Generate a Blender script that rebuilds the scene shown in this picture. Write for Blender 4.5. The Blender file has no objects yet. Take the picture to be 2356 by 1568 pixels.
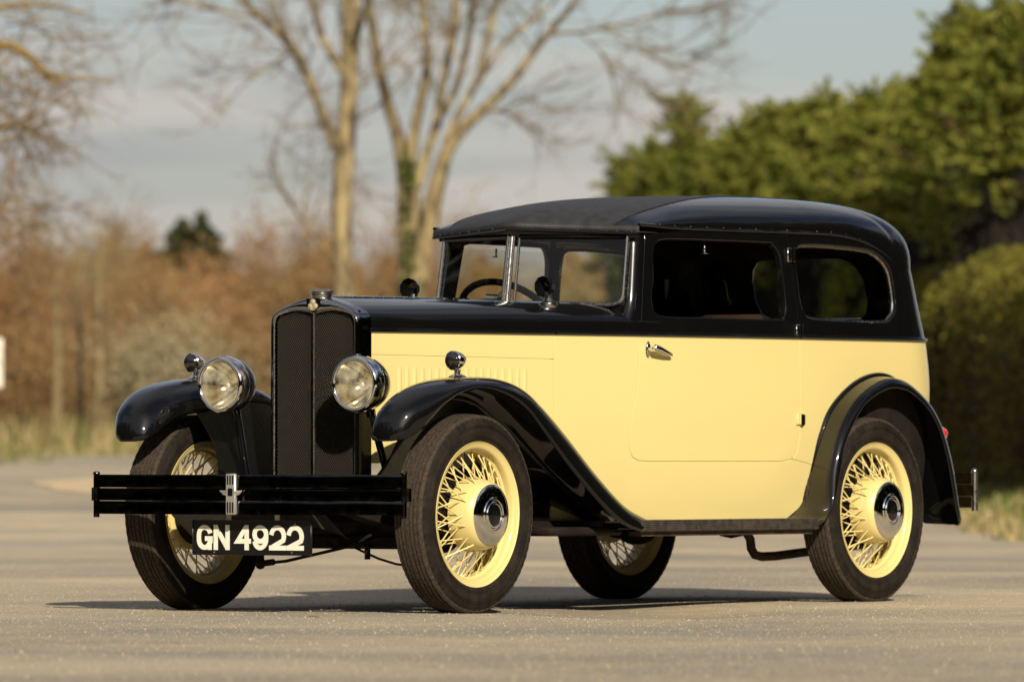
import bpy, math, random
import numpy as np
from mathutils import Vector, Matrix
from mathutils.geometry import delaunay_2d_cdt

R = math.radians
scene = bpy.context.scene
col = scene.collection
random.seed(7)

# ------------------------------------------------------------------ camera
CAM = Vector((21.3451, 15.4707, 0.512))
YAW, PITCH, FPX = 3.7449, 0.0151, 31225.2          # focal length in pixels of a 4096 wide frame
FWD = Vector((math.cos(YAW) * math.cos(PITCH), math.sin(YAW) * math.cos(PITCH), math.sin(PITCH)))
RGT = FWD.cross(Vector((0, 0, 1))).normalized()
UPV = RGT.cross(FWD)
camd = bpy.data.cameras.new('camera')
camo = bpy.data.objects.new('camera', camd)
col.objects.link(camo)
camo.matrix_world = Matrix(((RGT.x, UPV.x, -FWD.x, CAM.x), (RGT.y, UPV.y, -FWD.y, CAM.y),
                            (RGT.z, UPV.z, -FWD.z, CAM.z), (0, 0, 0, 1)))
camd.sensor_width = 36.0
camd.lens = FPX / 4096 * 36.0
camd.clip_start = 0.5
camd.clip_end = 5000
camd.dof.use_dof = True
camd.dof.focus_distance = 25.9
camd.dof.aperture_fstop = 5.2
camd.dof.aperture_blades = 9
scene.camera = camo

# ------------------------------------------------------------------ sky, sun, exposure
SUN_EL, SUN_AZ = R(28.5), R(49.5)                       # azimuth from +X towards +Y
world = bpy.data.worlds.new('World')
scene.world = world
world.use_nodes = True
nt = world.node_tree
nt.nodes.clear()
wo = nt.nodes.new('ShaderNodeOutputWorld')
bg = nt.nodes.new('ShaderNodeBackground')
bg.inputs['Strength'].default_value = 0.074
sky = nt.nodes.new('ShaderNodeTexSky')
sky.sky_type = 'NISHITA'
sky.sun_disc = False
sky.sun_elevation = SUN_EL
sky.sun_rotation = R(90) - SUN_AZ
sky.air_density = 1.0
sky.dust_density = 1.0
sky.ozone_density = 1.0
tc = nt.nodes.new('ShaderNodeTexCoord')
sep = nt.nodes.new('ShaderNodeSeparateXYZ')
nt.links.new(tc.outputs['Generated'], sep.inputs[0])


def wmath(op, a, b=None, c=None):
    n = nt.nodes.new('ShaderNodeMath')
    n.operation = op
    for i, v in enumerate((a, b, c)):
        if v is None:
            continue
        if isinstance(v, (int, float)):
            n.inputs[i].default_value = v
        else:
            nt.links.new(v, n.inputs[i])
    return n.outputs[0]


zc = wmath('MAXIMUM', sep.outputs['Z'], 0.0)
den = wmath('ADD', zc, 0.06)
px_ = wmath('DIVIDE', sep.outputs['X'], den)
py_ = wmath('DIVIDE', sep.outputs['Y'], den)
comb = nt.nodes.new('ShaderNodeCombineXYZ')
nt.links.new(px_, comb.inputs[0])
nt.links.new(py_, comb.inputs[1])
comb.inputs[2].default_value = 3.3
cn = nt.nodes.new('ShaderNodeTexNoise')
cn.inputs['Scale'].default_value = 0.75
cn.inputs['Detail'].default_value = 5
cn.inputs['Roughness'].default_value = 0.5
cn.inputs['Distortion'].default_value = 0.2
nt.links.new(comb.outputs[0], cn.inputs['Vector'])
cr = nt.nodes.new('ShaderNodeValToRGB')
cr.color_ramp.elements[0].position = 0.41
cr.color_ramp.elements[0].color = (0, 0, 0, 1)
cr.color_ramp.elements[1].position = 0.57
cr.color_ramp.elements[1].color = (1, 1, 1, 1)
nt.links.new(cn.outputs['Fac'], cr.inputs[0])
# the same clouds sampled a little higher: tops catch the light, undersides stay grey
den2 = wmath('ADD', wmath('ADD', zc, 0.006), 0.06)
comb2 = nt.nodes.new('ShaderNodeCombineXYZ')
nt.links.new(wmath('DIVIDE', sep.outputs['X'], den2), comb2.inputs[0])
nt.links.new(wmath('DIVIDE', sep.outputs['Y'], den2), comb2.inputs[1])
comb2.inputs[2].default_value = 3.3
cn2 = nt.nodes.new('ShaderNodeTexNoise')
for k_ in ('Scale', 'Detail', 'Roughness', 'Distortion'):
    cn2.inputs[k_].default_value = cn.inputs[k_].default_value
nt.links.new(comb2.outputs[0], cn2.inputs['Vector'])
shade = wmath('ADD', wmath('MULTIPLY', wmath('SUBTRACT', cn.outputs['Fac'], cn2.outputs['Fac']), 4.5), 0.5)
cr2 = nt.nodes.new('ShaderNodeValToRGB')
cr2.color_ramp.elements[0].position = 0.15
cr2.color_ramp.elements[0].color = (4.2, 4.15, 4.35, 1)
cr2.color_ramp.elements[1].position = 0.85
cr2.color_ramp.elements[1].color = (6.6, 6.2, 5.75, 1)
nt.links.new(shade, cr2.inputs[0])
skt = nt.nodes.new('ShaderNodeMix')
skt.data_type = 'RGBA'
skt.blend_type = 'MULTIPLY'
skt.inputs['Factor'].default_value = 1.0
nt.links.new(sky.outputs[0], skt.inputs['A'])
skt.inputs['B'].default_value = (0.84, 0.83, 0.95, 1)
wm = nt.nodes.new('ShaderNodeMix')
wm.data_type = 'RGBA'
nt.links.new(wmath('MULTIPLY', cr.outputs[0], 0.85), wm.inputs['Factor'])
nt.links.new(skt.outputs['Result'], wm.inputs['A'])
nt.links.new(cr2.outputs[0], wm.inputs['B'])
nt.links.new(wm.outputs['Result'], bg.inputs['Color'])
nt.links.new(bg.outputs[0], wo.inputs['Surface'])

sund = bpy.data.lights.new('sun', 'SUN')
sund.energy = 5.0
sund.angle = R(0.53)
sund.color = (1.0, 0.91, 0.75)
suno = bpy.data.objects.new('sun', sund)
col.objects.link(suno)
sdir = Vector((math.cos(SUN_EL) * math.cos(SUN_AZ), math.cos(SUN_EL) * math.sin(SUN_AZ), math.sin(SUN_EL)))
suno.rotation_euler = sdir.to_track_quat('Z', 'Y').to_euler()
suno.location = sdir * 60

scene.view_settings.view_transform = 'Standard'
scene.view_settings.look = 'None'
scene.view_settings.exposure = 0.25
scene.view_settings.gamma = 1.0
scene.render.engine = 'CYCLES'
scene.cycles.use_denoising = True
scene.cycles.max_bounces = 8
scene.cycles.transparent_max_bounces = 16
scene.cycles.sample_clamp_indirect = 6.0


# ------------------------------------------------------------------ helpers
S_ = 4096 / 2356.0


def at(u, v, d):
    """point at depth d on the ray through pixel (u, v) of a 2356 wide copy of the photograph"""
    return CAM + d * (FWD + ((u - 1178) * RGT - (v - 784) * UPV) * (S_ / FPX))


def gp(s, r, z=0.0):
    """ground point: s metres ahead of the camera, r metres to its right"""
    f = Vector((FWD.x, FWD.y, 0)).normalized()
    return Vector((CAM.x, CAM.y, 0)) + f * s + Vector((RGT.x, RGT.y, 0)) * r + Vector((0, 0, z))


def smooth(a, b, x):
    t = max(0.0, min(1.0, (x - a) / (b - a)))
    return t * t * (3 - 2 * t)


def spline(xs, ys):
    xs = np.array(xs, float); ys = np.array(ys, float)
    n = len(xs); h = np.diff(xs)
    A = np.zeros((n, n)); b = np.zeros(n)
    A[0, 0] = A[-1, -1] = 1
    for i in range(1, n - 1):
        A[i, i - 1] = h[i - 1]; A[i, i] = 2 * (h[i - 1] + h[i]); A[i, i + 1] = h[i]
        b[i] = 3 * ((ys[i + 1] - ys[i]) / h[i] - (ys[i] - ys[i - 1]) / h[i - 1])
    c = np.linalg.solve(A, b)
    xl = xs.tolist(); yl = ys.tolist(); cl = c.tolist(); hl = h.tolist()

    def f(x):
        if x <= xl[0]:
            return yl[0]
        if x >= xl[-1]:
            return yl[-1]
        i = 0
        while x > xl[i + 1]:
            i += 1
        bb = (yl[i + 1] - yl[i]) / hl[i] - hl[i] * (2 * cl[i] + cl[i + 1]) / 3
        dd = (cl[i + 1] - cl[i]) / (3 * hl[i])
        t = x - xl[i]
        return yl[i] + bb * t + cl[i] * t * t + dd * t ** 3
    return f


def catmull(pts, n):
    """resample a list of points (any dimension) smoothly at n stations, one parameter per point"""
    P = [np.array(p, float) for p in pts]
    P = [2 * P[0] - P[1]] + P + [2 * P[-1] - P[-2]]
    out = []
    m = len(pts) - 1
    for k in range(n):
        t = k / (n - 1) * m
        i = min(int(t), m - 1)
        t -= i
        a, b, c, d = P[i], P[i + 1], P[i + 2], P[i + 3]
        out.append(0.5 * (2 * b + (c - a) * t + (2 * a - 5 * b + 4 * c - d) * t * t + (3 * b - a - 3 * c + d) * t ** 3))
    return out


class MB:
    """collects geometry for ONE mesh object"""

    def __init__(self):
        self.v = []; self.f = []; self.m = []; self.n = {}

    def add(self, verts, faces, mat=0, normals=None):
        o = len(self.v)
        self.v += [tuple(p) for p in verts]
        self.f += [tuple(i + o for i in fc) for fc in faces]
        self.m += [mat] * len(faces)
        if normals is not None:
            for i, nn in enumerate(normals):
                self.n[o + i] = tuple(nn)
        return o

    def grid(self, rows, mat=0, close_u=False, close_v=False, flip=False):
        nr, nc = len(rows), len(rows[0])
        vs = [p for r in rows for p in r]
        fs = []
        for i in range(nr - (0 if close_u else 1)):
            for j in range(nc - (0 if close_v else 1)):
                a = i * nc + j; b = i * nc + (j + 1) % nc
                c = ((i + 1) % nr) * nc + (j + 1) % nc; d = ((i + 1) % nr) * nc + j
                fs.append((a, d, c, b) if flip else (a, b, c, d))
        self.add(vs, fs, mat)

    def box(self, c, s, mat=0, rot=None, bevel=0.0):
        hx, hy, hz = s[0] / 2, s[1] / 2, s[2] / 2
        vs = []
        if bevel <= 0:
            pts = [(x, y, z) for x in (-hx, hx) for y in (-hy, hy) for z in (-hz, hz)]
            fs = [(0, 1, 3, 2), (4, 6, 7, 5), (0, 4, 5, 1), (2, 3, 7, 6), (0, 2, 6, 4), (1, 5, 7, 3)]
        else:
            b = min(bevel, hx * .9, hy * .9, hz * .9)
            pts = []
            idx = {}
            for sx in (-1, 1):
                for sy in (-1, 1):
                    for sz in (-1, 1):
                        for ax in range(3):
                            p = [sx * (hx - b), sy * (hy - b), sz * (hz - b)]
                            p[ax] = (sx * hx, sy * hy, sz * hz)[ax]
                            idx[(sx, sy, sz, ax)] = len(pts)
                            pts.append(tuple(p))
            fs = []
            for ax in range(3):
                o1, o2 = (ax + 1) % 3, (ax + 2) % 3
                for sg in (-1, 1):
                    q = []
                    for s1, s2 in ((-1, -1), (1, -1), (1, 1), (-1, 1)):
                        k = [0, 0, 0]; k[ax] = sg; k[o1] = s1; k[o2] = s2
                        q.append(idx[(k[0], k[1], k[2], ax)])
                    fs.append(tuple(q if sg > 0 else q[::-1]))
            for ax in range(3):                       # edges along ax
                o1, o2 = (ax + 1) % 3, (ax + 2) % 3
                for s1 in (-1, 1):
                    for s2 in (-1, 1):
                        q = []
                        for sg, a_ in ((-1, o1), (1, o1), (1, o2), (-1, o2)):
                            k = [0, 0, 0]; k[ax] = sg; k[o1] = s1; k[o2] = s2
                            q.append(idx[(k[0], k[1], k[2], a_)])
                        fs.append(tuple(q if s1 * s2 < 0 else q[::-1]))
            for sx in (-1, 1):
                for sy in (-1, 1):
                    for sz in (-1, 1):
                        q = [idx[(sx, sy, sz, a_)] for a_ in range(3)]
                        fs.append(tuple(q if sx * sy * sz > 0 else q[::-1]))
        M = Matrix(rot).to_4x4() if rot is not None else Matrix()
        self.add([M.to_3x3() @ Vector(p) + Vector(c) for p in pts], fs, mat)

    def tube(self, path, r, seg=8, mat=0, caps=True, flat=None):
        P = [Vector(p) for p in path]
        n = len(P)
        rr = r if isinstance(r, (list, tuple)) else [r] * n
        rows = []
        T0 = None; N = None
        for i in range(n):
            T = (P[min(i + 1, n - 1)] - P[max(i - 1, 0)])
            if T.length < 1e-9:
                T = T0 or Vector((0, 0, 1))
            T.normalize()
            if N is None:
                a = Vector((0, 0, 1)) if abs(T.z) < 0.9 else Vector((1, 0, 0))
                N = (a - T * a.dot(T)).normalized()
            else:
                N = (N - T * N.dot(T))
                if N.length < 1e-6:
                    a = Vector((0, 0, 1)) if abs(T.z) < 0.9 else Vector((1, 0, 0))
                    N = (a - T * a.dot(T))
                N.normalize()
            B = T.cross(N)
            T0 = T
            k = flat or 1.0
            rows.append([P[i] + (N * math.cos(2 * math.pi * j / seg) + B * k * math.sin(2 * math.pi * j / seg)) * rr[i] for j in range(seg)])
        o = len(self.v)
        self.grid(rows, mat, close_v=True, flip=False)
        if caps:
            self.f.append(tuple(o + j for j in range(seg))[::-1]); self.m.append(mat)
            self.f.append(tuple(o + (n - 1) * seg + j for j in range(seg))); self.m.append(mat)

    def lathe(self, prof, c, axis, seg=48, mat=0, fn=None):
        """prof: (radius, offset along axis); axis a unit vector"""
        A = Vector(axis).normalized()
        a = Vector((0, 0, 1)) if abs(A.z) < 0.9 else Vector((1, 0, 0))
        N = (a - A * a.dot(A)).normalized()
        B = A.cross(N)
        C = Vector(c)
        rows = []
        for r, h in prof:
            row = []
            for j in range(seg):
                t = 2 * math.pi * j / seg
                rr, hh = (r, h) if fn is None else fn(r, h, j)
                row.append(C + A * hh + (N * math.cos(t) + B * math.sin(t)) * rr)
            rows.append(row)
        self.grid(rows, mat, close_v=True, flip=True)

    def sphere(self, c, r, mat=0, seg=12, sc=(1, 1, 1)):
        rows = []
        for i in range(seg // 2 + 1):
            p = math.pi * i / (seg // 2)
            rows.append([(c[0] + sc[0] * r * math.sin(p) * math.cos(2 * math.pi * j / seg),
                          c[1] + sc[1] * r * math.sin(p) * math.sin(2 * math.pi * j / seg),
                          c[2] + sc[2] * r * math.cos(p)) for j in range(seg)])
        self.grid(rows, mat, close_v=True, flip=True)

    def mirror(self):
        m = MB()
        m.v = [(x, -y, z) for x, y, z in self.v]
        m.f = [tuple(reversed(f)) for f in self.f]
        m.m = list(self.m)
        m.n = {k: (a, -b, c) for k, (a, b, c) in self.n.items()}
        return m

    def build(self, name, mats, parent=None, angle=40, label=None, smooth=True, kind=None):
        me = bpy.data.meshes.new(name)
        me.from_pydata(self.v, [], self.f)
        if not isinstance(mats, (list, tuple)):
            mats = [mats]
        for m in mats:
            me.materials.append(m)
        me.polygons.foreach_set('material_index', self.m)
        me.polygons.foreach_set('use_smooth', [smooth] * len(self.f))
        me.update()
        if smooth and angle is not None:
            me.set_sharp_from_angle(angle=R(angle))
        if self.n and len(self.n) == len(self.v):
            me.normals_split_custom_set_from_vertices([self.n[i] for i in range(len(self.v))])
        o = bpy.data.objects.new(name, me)
        col.objects.link(o)
        if parent is not None:
            o.parent = parent
        if label:
            o['label'] = label
        if kind:
            o['kind'] = kind
        return o


def thing(name, label, cat, loc=(0, 0, 0), group=None):
    o = bpy.data.objects.new(name, None)
    col.objects.link(o)
    o.location = loc
    o.empty_display_size = 0.1
    o['label'] = label; o['category'] = cat
    if group:
        o['group'] = group
    return o


def tag(o, label=None, cat=None, group=None, kind=None):
    if label: o['label'] = label
    if cat: o['category'] = cat
    if group: o['group'] = group
    if kind: o['kind'] = kind
    return o


def copy_tree(o, parent=None):
    c = o.copy(); col.objects.link(c); c.parent = parent
    for ch in list(o.children):
        copy_tree(ch, c)
    return c


# ------------------------------------------------------------------ materials
def mat(name, base=(.5, .5, .5), rough=.5, metal=0.0, coat=0.0, spec=.5, coat_rough=.03):
    m = bpy.data.materials.new(name)
    m.use_nodes = True
    b = m.node_tree.nodes['Principled BSDF']
    b.inputs['Base Color'].default_value = (*base, 1)
    b.inputs['Roughness'].default_value = rough
    b.inputs['Metallic'].default_value = metal
    b.inputs['Coat Weight'].default_value = coat
    b.inputs['Coat Roughness'].default_value = coat_rough
    b.inputs['Specular IOR Level'].default_value = spec
    return m


def noise_col(m, c1, c2, scale=20, detail=6, lo=.35, hi=.65, rough=.6, bump=0.0, bscale=None, coord='Object', rough_rng=None, stretch=None):
    t = m.node_tree
    b = t.nodes['Principled BSDF']
    co = t.nodes.new('ShaderNodeTexCoord')
    src = co.outputs[coord]
    if stretch:
        mp = t.nodes.new('ShaderNodeMapping')
        mp.inputs['Scale'].default_value = stretch
        t.links.new(src, mp.inputs[0])
        src = mp.outputs[0]
    n = t.nodes.new('ShaderNodeTexNoise')
    n.inputs['Scale'].default_value = scale
    n.inputs['Detail'].default_value = detail
    n.inputs['Roughness'].default_value = rough
    t.links.new(src, n.inputs['Vector'])
    r = t.nodes.new('ShaderNodeValToRGB')
    r.color_ramp.elements[0].position = lo
    r.color_ramp.elements[0].color = (*c1, 1)
    r.color_ramp.elements[1].position = hi
    r.color_ramp.elements[1].color = (*c2, 1)
    t.links.new(n.outputs['Fac'], r.inputs[0])
    t.links.new(r.outputs[0], b.inputs['Base Color'])
    if rough_rng:
        rr = t.nodes.new('ShaderNodeMapRange')
        rr.inputs['To Min'].default_value = rough_rng[0]
        rr.inputs['To Max'].default_value = rough_rng[1]
        rr.inputs['From Min'].default_value = lo
        rr.inputs['From Max'].default_value = hi
        t.links.new(n.outputs['Fac'], rr.inputs['Value'])
        t.links.new(rr.outputs[0], b.inputs['Roughness'])
    if bump:
        n2 = t.nodes.new('ShaderNodeTexNoise')
        n2.inputs['Scale'].default_value = bscale or scale
        n2.inputs['Detail'].default_value = 4
        t.links.new(src, n2.inputs['Vector'])
        bp = t.nodes.new('ShaderNodeBump')
        bp.inputs['Strength'].default_value = bump
        bp.inputs['Distance'].default_value = 0.01
        t.links.new(n2.outputs['Fac'], bp.inputs['Height'])
        t.links.new(bp.outputs[0], b.inputs['Normal'])
    return m


M = {}
M['yellow'] = mat('yellow_paint', (.675, .555, .225), .42, coat=.7, spec=.35, coat_rough=.04)
M['black'] = mat('black_paint', (.003, .003, .003), .4, coat=.9, spec=.05, coat_rough=.04)
M['black_soft'] = mat('polished_pillar_paint', (.003, .003, .003), .4, coat=1.0, spec=.05, coat_rough=.15)
M['yellow_wheel'] = mat('yellow_wheel_paint', (.66, .535, .21), .4, coat=.4, coat_rough=.1)
M['under'] = noise_col(mat('underseal', (.01, .01, .01), .85, spec=.2), (.005, .004, .003), (.018, .013, .009), 14)
M['rust'] = noise_col(mat('rusty_steel', (.03, .02, .01), .8), (.012, .009, .007), (.075, .035, .018), 18)
M['roof'] = noise_col(mat('leathercloth', (.02, .02, .021), .55, spec=.45), (.016, .016, .017), (.030, .029, .029), 30, bump=.12, bscale=500)
M['chrome'] = mat('chrome', (.78, .77, .74), .06, 1.0)
M['dull_chrome'] = noise_col(mat('worn_chrome', (.5, .5, .48), .2, 1.0), (.30, .28, .25), (.62, .60, .56), 60, rough_rng=(.35, .15))
M['bumper'] = noise_col(mat('blackened_chrome', (.06, .06, .058), .1, 1.0), (.045, .043, .038), (.085, .083, .078), 26, rough_rng=(.05, .14))
M['rubber'] = noise_col(mat('tyre_rubber', (.03, .027, .024), .75, spec=.18), (.009, .007, .005), (.022, .016, .011), 24, bump=.05, bscale=120)
M['tread'] = noise_col(mat('tyre_tread', (.06, .05, .042), .9, spec=.1), (.030, .023, .017), (.066, .050, .036), 90, bump=.2, bscale=200)
M['trim'] = noise_col(mat('dark_trim', (.012, .009, .007), .9, spec=.2), (.008, .006, .005), (.018, .012, .009), 12)
M['lining'] = noise_col(mat('head_lining', (.03, .02, .014), .95, spec=.1), (.022, .015, .010), (.035, .024, .016), 10)
M['leather'] = noise_col(mat('sunlit_leather', (.30, .13, .05), .55), (.22, .09, .03), (.36, .17, .07), 20)
M['seat'] = noise_col(mat('brown_seat_leather', (.05, .022, .012), .5), (.03, .015, .008), (.06, .028, .014), 20)
M['gold'] = noise_col(mat('gilt_badge', (.55, .42, .22), .4, .35), (.34, .27, .15), (.62, .52, .32), 160)
M['mesh'] = mat('grille_wire', (.46, .435, .39), .30, 1.0)
M['void'] = mat('dark_core', (.004, .004, .004), .9, spec=.1)
M['white'] = noise_col(mat('plate_enamel', (.80, .76, .62), .45), (.74, .69, .54), (.83, .79, .66), 40)
M['plateblack'] = mat('plate_black', (.006, .006, .006), .35, spec=.4)
M['red'] = mat('red_lens', (.65, .012, .006), .15, coat=1.0)
M['rib'] = noise_col(mat('ribbed_rubber', (.035, .028, .022), .6), (.02, .017, .014), (.07, .055, .042), 30)
M['wood'] = noise_col(mat('varnished_wood', (.30, .13, .04), .4), (.20, .08, .025), (.38, .18, .06), 8, stretch=(1, 6, 1))


def glass_mat(name, tint=(.93, .95, .92), ior=1.45, rough=0.0, haze=0.0):
    m = bpy.data.materials.new(name)
    m.use_nodes = True
    t = m.node_tree
    t.nodes.clear()
    o = t.nodes.new('ShaderNodeOutputMaterial')
    tr = t.nodes.new('ShaderNodeBsdfTransparent')
    tr.inputs['Color'].default_value = (*tint, 1)
    gl = t.nodes.new('ShaderNodeBsdfGlossy')
    gl.inputs['Roughness'].default_value = rough
    ge = t.nodes.new('ShaderNodeNewGeometry')
    dp = t.nodes.new('ShaderNodeVectorMath'); dp.operation = 'DOT_PRODUCT'
    t.links.new(ge.outputs['Incoming'], dp.inputs[0]); t.links.new(ge.outputs['Normal'], dp.inputs[1])

    def mt(op, a, b):
        n_ = t.nodes.new('ShaderNodeMath'); n_.operation = op
        for i_, v_ in enumerate((a, b)):
            if isinstance(v_, (int, float)): n_.inputs[i_].default_value = v_
            else: t.links.new(v_, n_.inputs[i_])
        return n_.outputs[0]
    f0 = ((ior - 1) / (ior + 1)) ** 2 * 1.8                 # two faces of one thin pane
    om = mt('SUBTRACT', 1.0, mt('ABSOLUTE', dp.outputs['Value'], 0.0))
    frs = mt('ADD', mt('MULTIPLY', mt('POWER', om, 5.0), 1 - f0), f0)
    mx = t.nodes.new('ShaderNodeMixShader')
    t.links.new(frs, mx.inputs['Fac'])
    t.links.new(tr.outputs[0], mx.inputs[1])
    t.links.new(gl.outputs[0], mx.inputs[2])
    last = mx
    if haze:
        df = t.nodes.new('ShaderNodeBsdfDiffuse')
        df.inputs['Color'].default_value = (.75, .68, .50, 1)
        n = t.nodes.new('ShaderNodeTexNoise')
        n.inputs['Scale'].default_value = 22
        n.inputs['Detail'].default_value = 5
        tcx = t.nodes.new('ShaderNodeTexCoord')
        t.links.new(tcx.outputs['Object'], n.inputs['Vector'])
        mr = t.nodes.new('ShaderNodeMapRange')
        mr.inputs['From Min'].default_value = .35
        mr.inputs['From Max'].default_value = .7
        mr.inputs['To Max'].default_value = haze
        t.links.new(n.outputs['Fac'], mr.inputs['Value'])
        m2 = t.nodes.new('ShaderNodeMixShader')
        t.links.new(mr.outputs[0], m2.inputs['Fac'])
        t.links.new(mx.outputs[0], m2.inputs[1])
        t.links.new(df.outputs[0], m2.inputs[2])
        last = m2
    t.links.new(last.outputs[0], o.inputs['Surface'])
    return m


M['glass'] = glass_mat('window_glass', (.90, .92, .89), 1.38)
M['lens'] = glass_mat('lamp_lens', (.95, .94, .86), 1.45, .02, haze=.42)
M['darklens'] = mat('smoked_lens', (.012, .010, .007), .06, coat=1.0)
M['reflector'] = mat('lamp_reflector', (.82, .76, .60), .10, 1.0)

# ==================================================================== THE CAR
WB = 2.515
YW = 0.566                                            # half track
RT = 0.3285                                           # hub height
_w0 = spline([-.08, .0, .3, .6, .84, 1.05, 1.29, 1.7, 2.1, 2.5, 2.75], [.173, .1845, .248, .311, .361, .402, .446, .503, .543, .563, .568])
_xr = spline([.25, .3, .5, .68, .79, .92, 1.08, 1.2, 1.28, 1.34, 1.45], [3.05, 3.09, 3.155, 3.172, 3.176, 3.142, 3.080, 3.037, 2.990, 2.945, 2.85])


def tumble(z):
    t = 0.0
    if z > .94:
        t -= (z - .94) * .105
        if z > 1.24:
            t -= (z - 1.24) ** 2 * .6
    if z < .75:
        t -= .045 * ((.75 - z) / .45) ** 2
    return t


def P(u, z):
    """body skin, left side: u runs rearwards as -x, past 2.75 it turns the rear corner to the middle of the back at 3.75"""
    if u <= 2.75:
        k = min(1.0, max(0.0, (u - .7) / .5))
        return Vector((-u, _w0(u) + tumble(z) * k, z))
    ph = (u - 2.75) * math.pi / 2
    a = _xr(z) - 2.75
    b = _w0(2.75) + tumble(z)
    n = 3.6
    # direction spreads so that the corner is well sampled
    t = math.tan(min(ph, 1.5707))
    cx, cy = math.sin(ph) * a, math.cos(ph) * b
    q = (abs(cx / a) ** n + abs(cy / b) ** n) ** (-1 / n)
    return Vector((-2.75 - cx * q, cy * q, z))


def Nrm(u, z, f=None):
    f = f or P
    e = 2e-3
    n = (f(u, z + e) - f(u, z - e)).cross(f(u + e, z) - f(u - e, z))
    n = -n if n.y < 0 and u < 3 else n
    if u >= 3 and n.x > 0:
        n = -n
    return n.normalized()


def densify(poly, d=.02, closed=True):
    out = []
    n = len(poly)
    for i in range(n if closed else n - 1):
        a, b = poly[i], poly[(i + 1) % n]
        L = math.hypot(b[0] - a[0], b[1] - a[1])
        k = max(1, int(math.ceil(L / d)))
        for j in range(k):
            out.append((a[0] + (b[0] - a[0]) * j / k, a[1] + (b[1] - a[1]) * j / k))
    return out


def rounded(poly, rad, seg=6):
    """round the corners of a 2-D polygon; rad one number or one per corner"""
    n = len(poly)
    out = []
    for i in range(n):
        r = rad[i] if isinstance(rad, (list, tuple)) else rad
        p0, p, p1 = np.array(poly[i - 1], float), np.array(poly[i], float), np.array(poly[(i + 1) % n], float)
        if r <= 0:
            out.append(tuple(p)); continue
        a, b = p0 - p, p1 - p
        la, lb = np.linalg.norm(a), np.linalg.norm(b)
        a /= la; b /= lb
        ang = math.acos(max(-1, min(1, float(a @ b))))
        t = min(r / math.tan(ang / 2), la * .49, lb * .49)
        for k in range(seg + 1):
            s = k / seg
            out.append(tuple((p + a * t) * (1 - s) ** 2 + 2 * p * s * (1 - s) + (p + b * t) * s * s))
    return out


def ccw(poly):
    A = sum(poly[i][0] * poly[(i + 1) % len(poly)][1] - poly[(i + 1) % len(poly)][0] * poly[i][1] for i in range(len(poly)))
    return poly if A > 0 else poly[::-1]


def inside(p, poly):
    x, y = p
    r = False
    j = len(poly) - 1
    for i in range(len(poly)):
        xi, yi = poly[i]; xj, yj = poly[j]
        if (yi > y) != (yj > y) and x < (xj - xi) * (y - yi) / (yj - yi) + xi:
            r = not r
        j = i
    return r


def panel(mb, outline, holes=(), mat_=0, step=.045, rim=.012, hole_rim=.022, f=None, off=0.0, rb=.0016):
    """skin panel on the body surface with holes, folded edges and exact surface normals"""
    f = f or P
    outline = ccw(densify(outline))
    holes = [ccw(densify(h, .012)) for h in holes]
    pts = list(outline); edges = [(i, (i + 1) % len(outline)) for i in range(len(outline))]
    for h in holes:
        o = len(pts)
        pts += h
        edges += [(o + i, o + (i + 1) % len(h)) for i in range(len(h))]
    B = np.array(pts)
    us = [p[0] for p in outline]; zs = [p[1] for p in outline]
    u = min(us) + step / 2
    while u < max(us):
        z = min(zs) + step / 2
        while z < max(zs):
            if inside((u, z), outline) and not any(inside((u, z), h) for h in holes):
                if np.min(np.hypot(B[:, 0] - u, B[:, 1] - z)) > .012:
                    pts.append((u, z))
            z += step
        u += step
    vc, ee, ff, _a, _b, _c = delaunay_2d_cdt([Vector(p) for p in pts], edges, [], 0, 1e-6)
    vc = [(v.x, v.y) for v in vc]
    N3 = [Nrm(a, b, f) for a, b in vc]
    V3 = [f(a, b) + n * off for (a, b), n in zip(vc, N3)]
    fs = []
    for t in ff:
        c = (sum(vc[i][0] for i in t) / 3, sum(vc[i][1] for i in t) / 3)
        if inside(c, outline) and not any(inside(c, h) for h in holes):
            a, b, d = (V3[i] for i in t)
            if (b - a).cross(d - a).dot(N3[t[0]]) < 0:
                t = list(reversed(t))
            fs.append(tuple(t))
    mb.add(V3, fs, mat_, N3)
    e = 2e-3
    for k, loop in enumerate([outline] + holes):
        sg = 1 if k == 0 else -1
        rings = [(0, 0, 0.0), (rb, rb * .45, .7), (rb * 1.3, rb * 1.5, 1.0), (rb * 1.3, rim, 1.0)] if k == 0 else \
                [(0, 0, 0.0), (.0035, .0015, .45), (.006, .005, .9), (.0065, hole_rim, 1.0)]
        if rim <= 0:
            continue
        vs, ns = [], []
        m = len(loop)
        for (ins, dep, w) in rings:
            for i in range(m):
                a, b = loop[i - 1], loop[(i + 1) % m]
                tu, tz = b[0] - a[0], b[1] - a[1]
                L = math.hypot(tu, tz) or 1
                ou, oz = tz / L * sg, -tu / L * sg         # away from the panel metal
                p = loop[i]
                nn = Nrm(p[0], p[1], f)
                du = (f(p[0] + e, p[1]) - f(p[0] - e, p[1])) / (2 * e)
                dz = (f(p[0], p[1] + e) - f(p[0], p[1] - e)) / (2 * e)
                o3 = du * ou + dz * oz
                if o3.length > 0:
                    o3.normalize()
                vs.append(f(p[0], p[1]) + nn * (off - dep) + o3 * ins)
                ns.append((nn * (1 - w) + o3 * w).normalized())
        fs = []
        for q in range(len(rings) - 1):
            for i in range(m):
                j = (i + 1) % m
                t = (q * m + i, q * m + j, (q + 1) * m + j, (q + 1) * m + i)
                a, b, d = vs[t[0]], vs[t[1]], vs[t[3]]
                if (b - a).cross(d - a).dot(ns[t[0]]) < 0:
                    t = t[::-1]
                fs.append(t)
        mb.add(vs, fs, mat_, ns)


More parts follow.
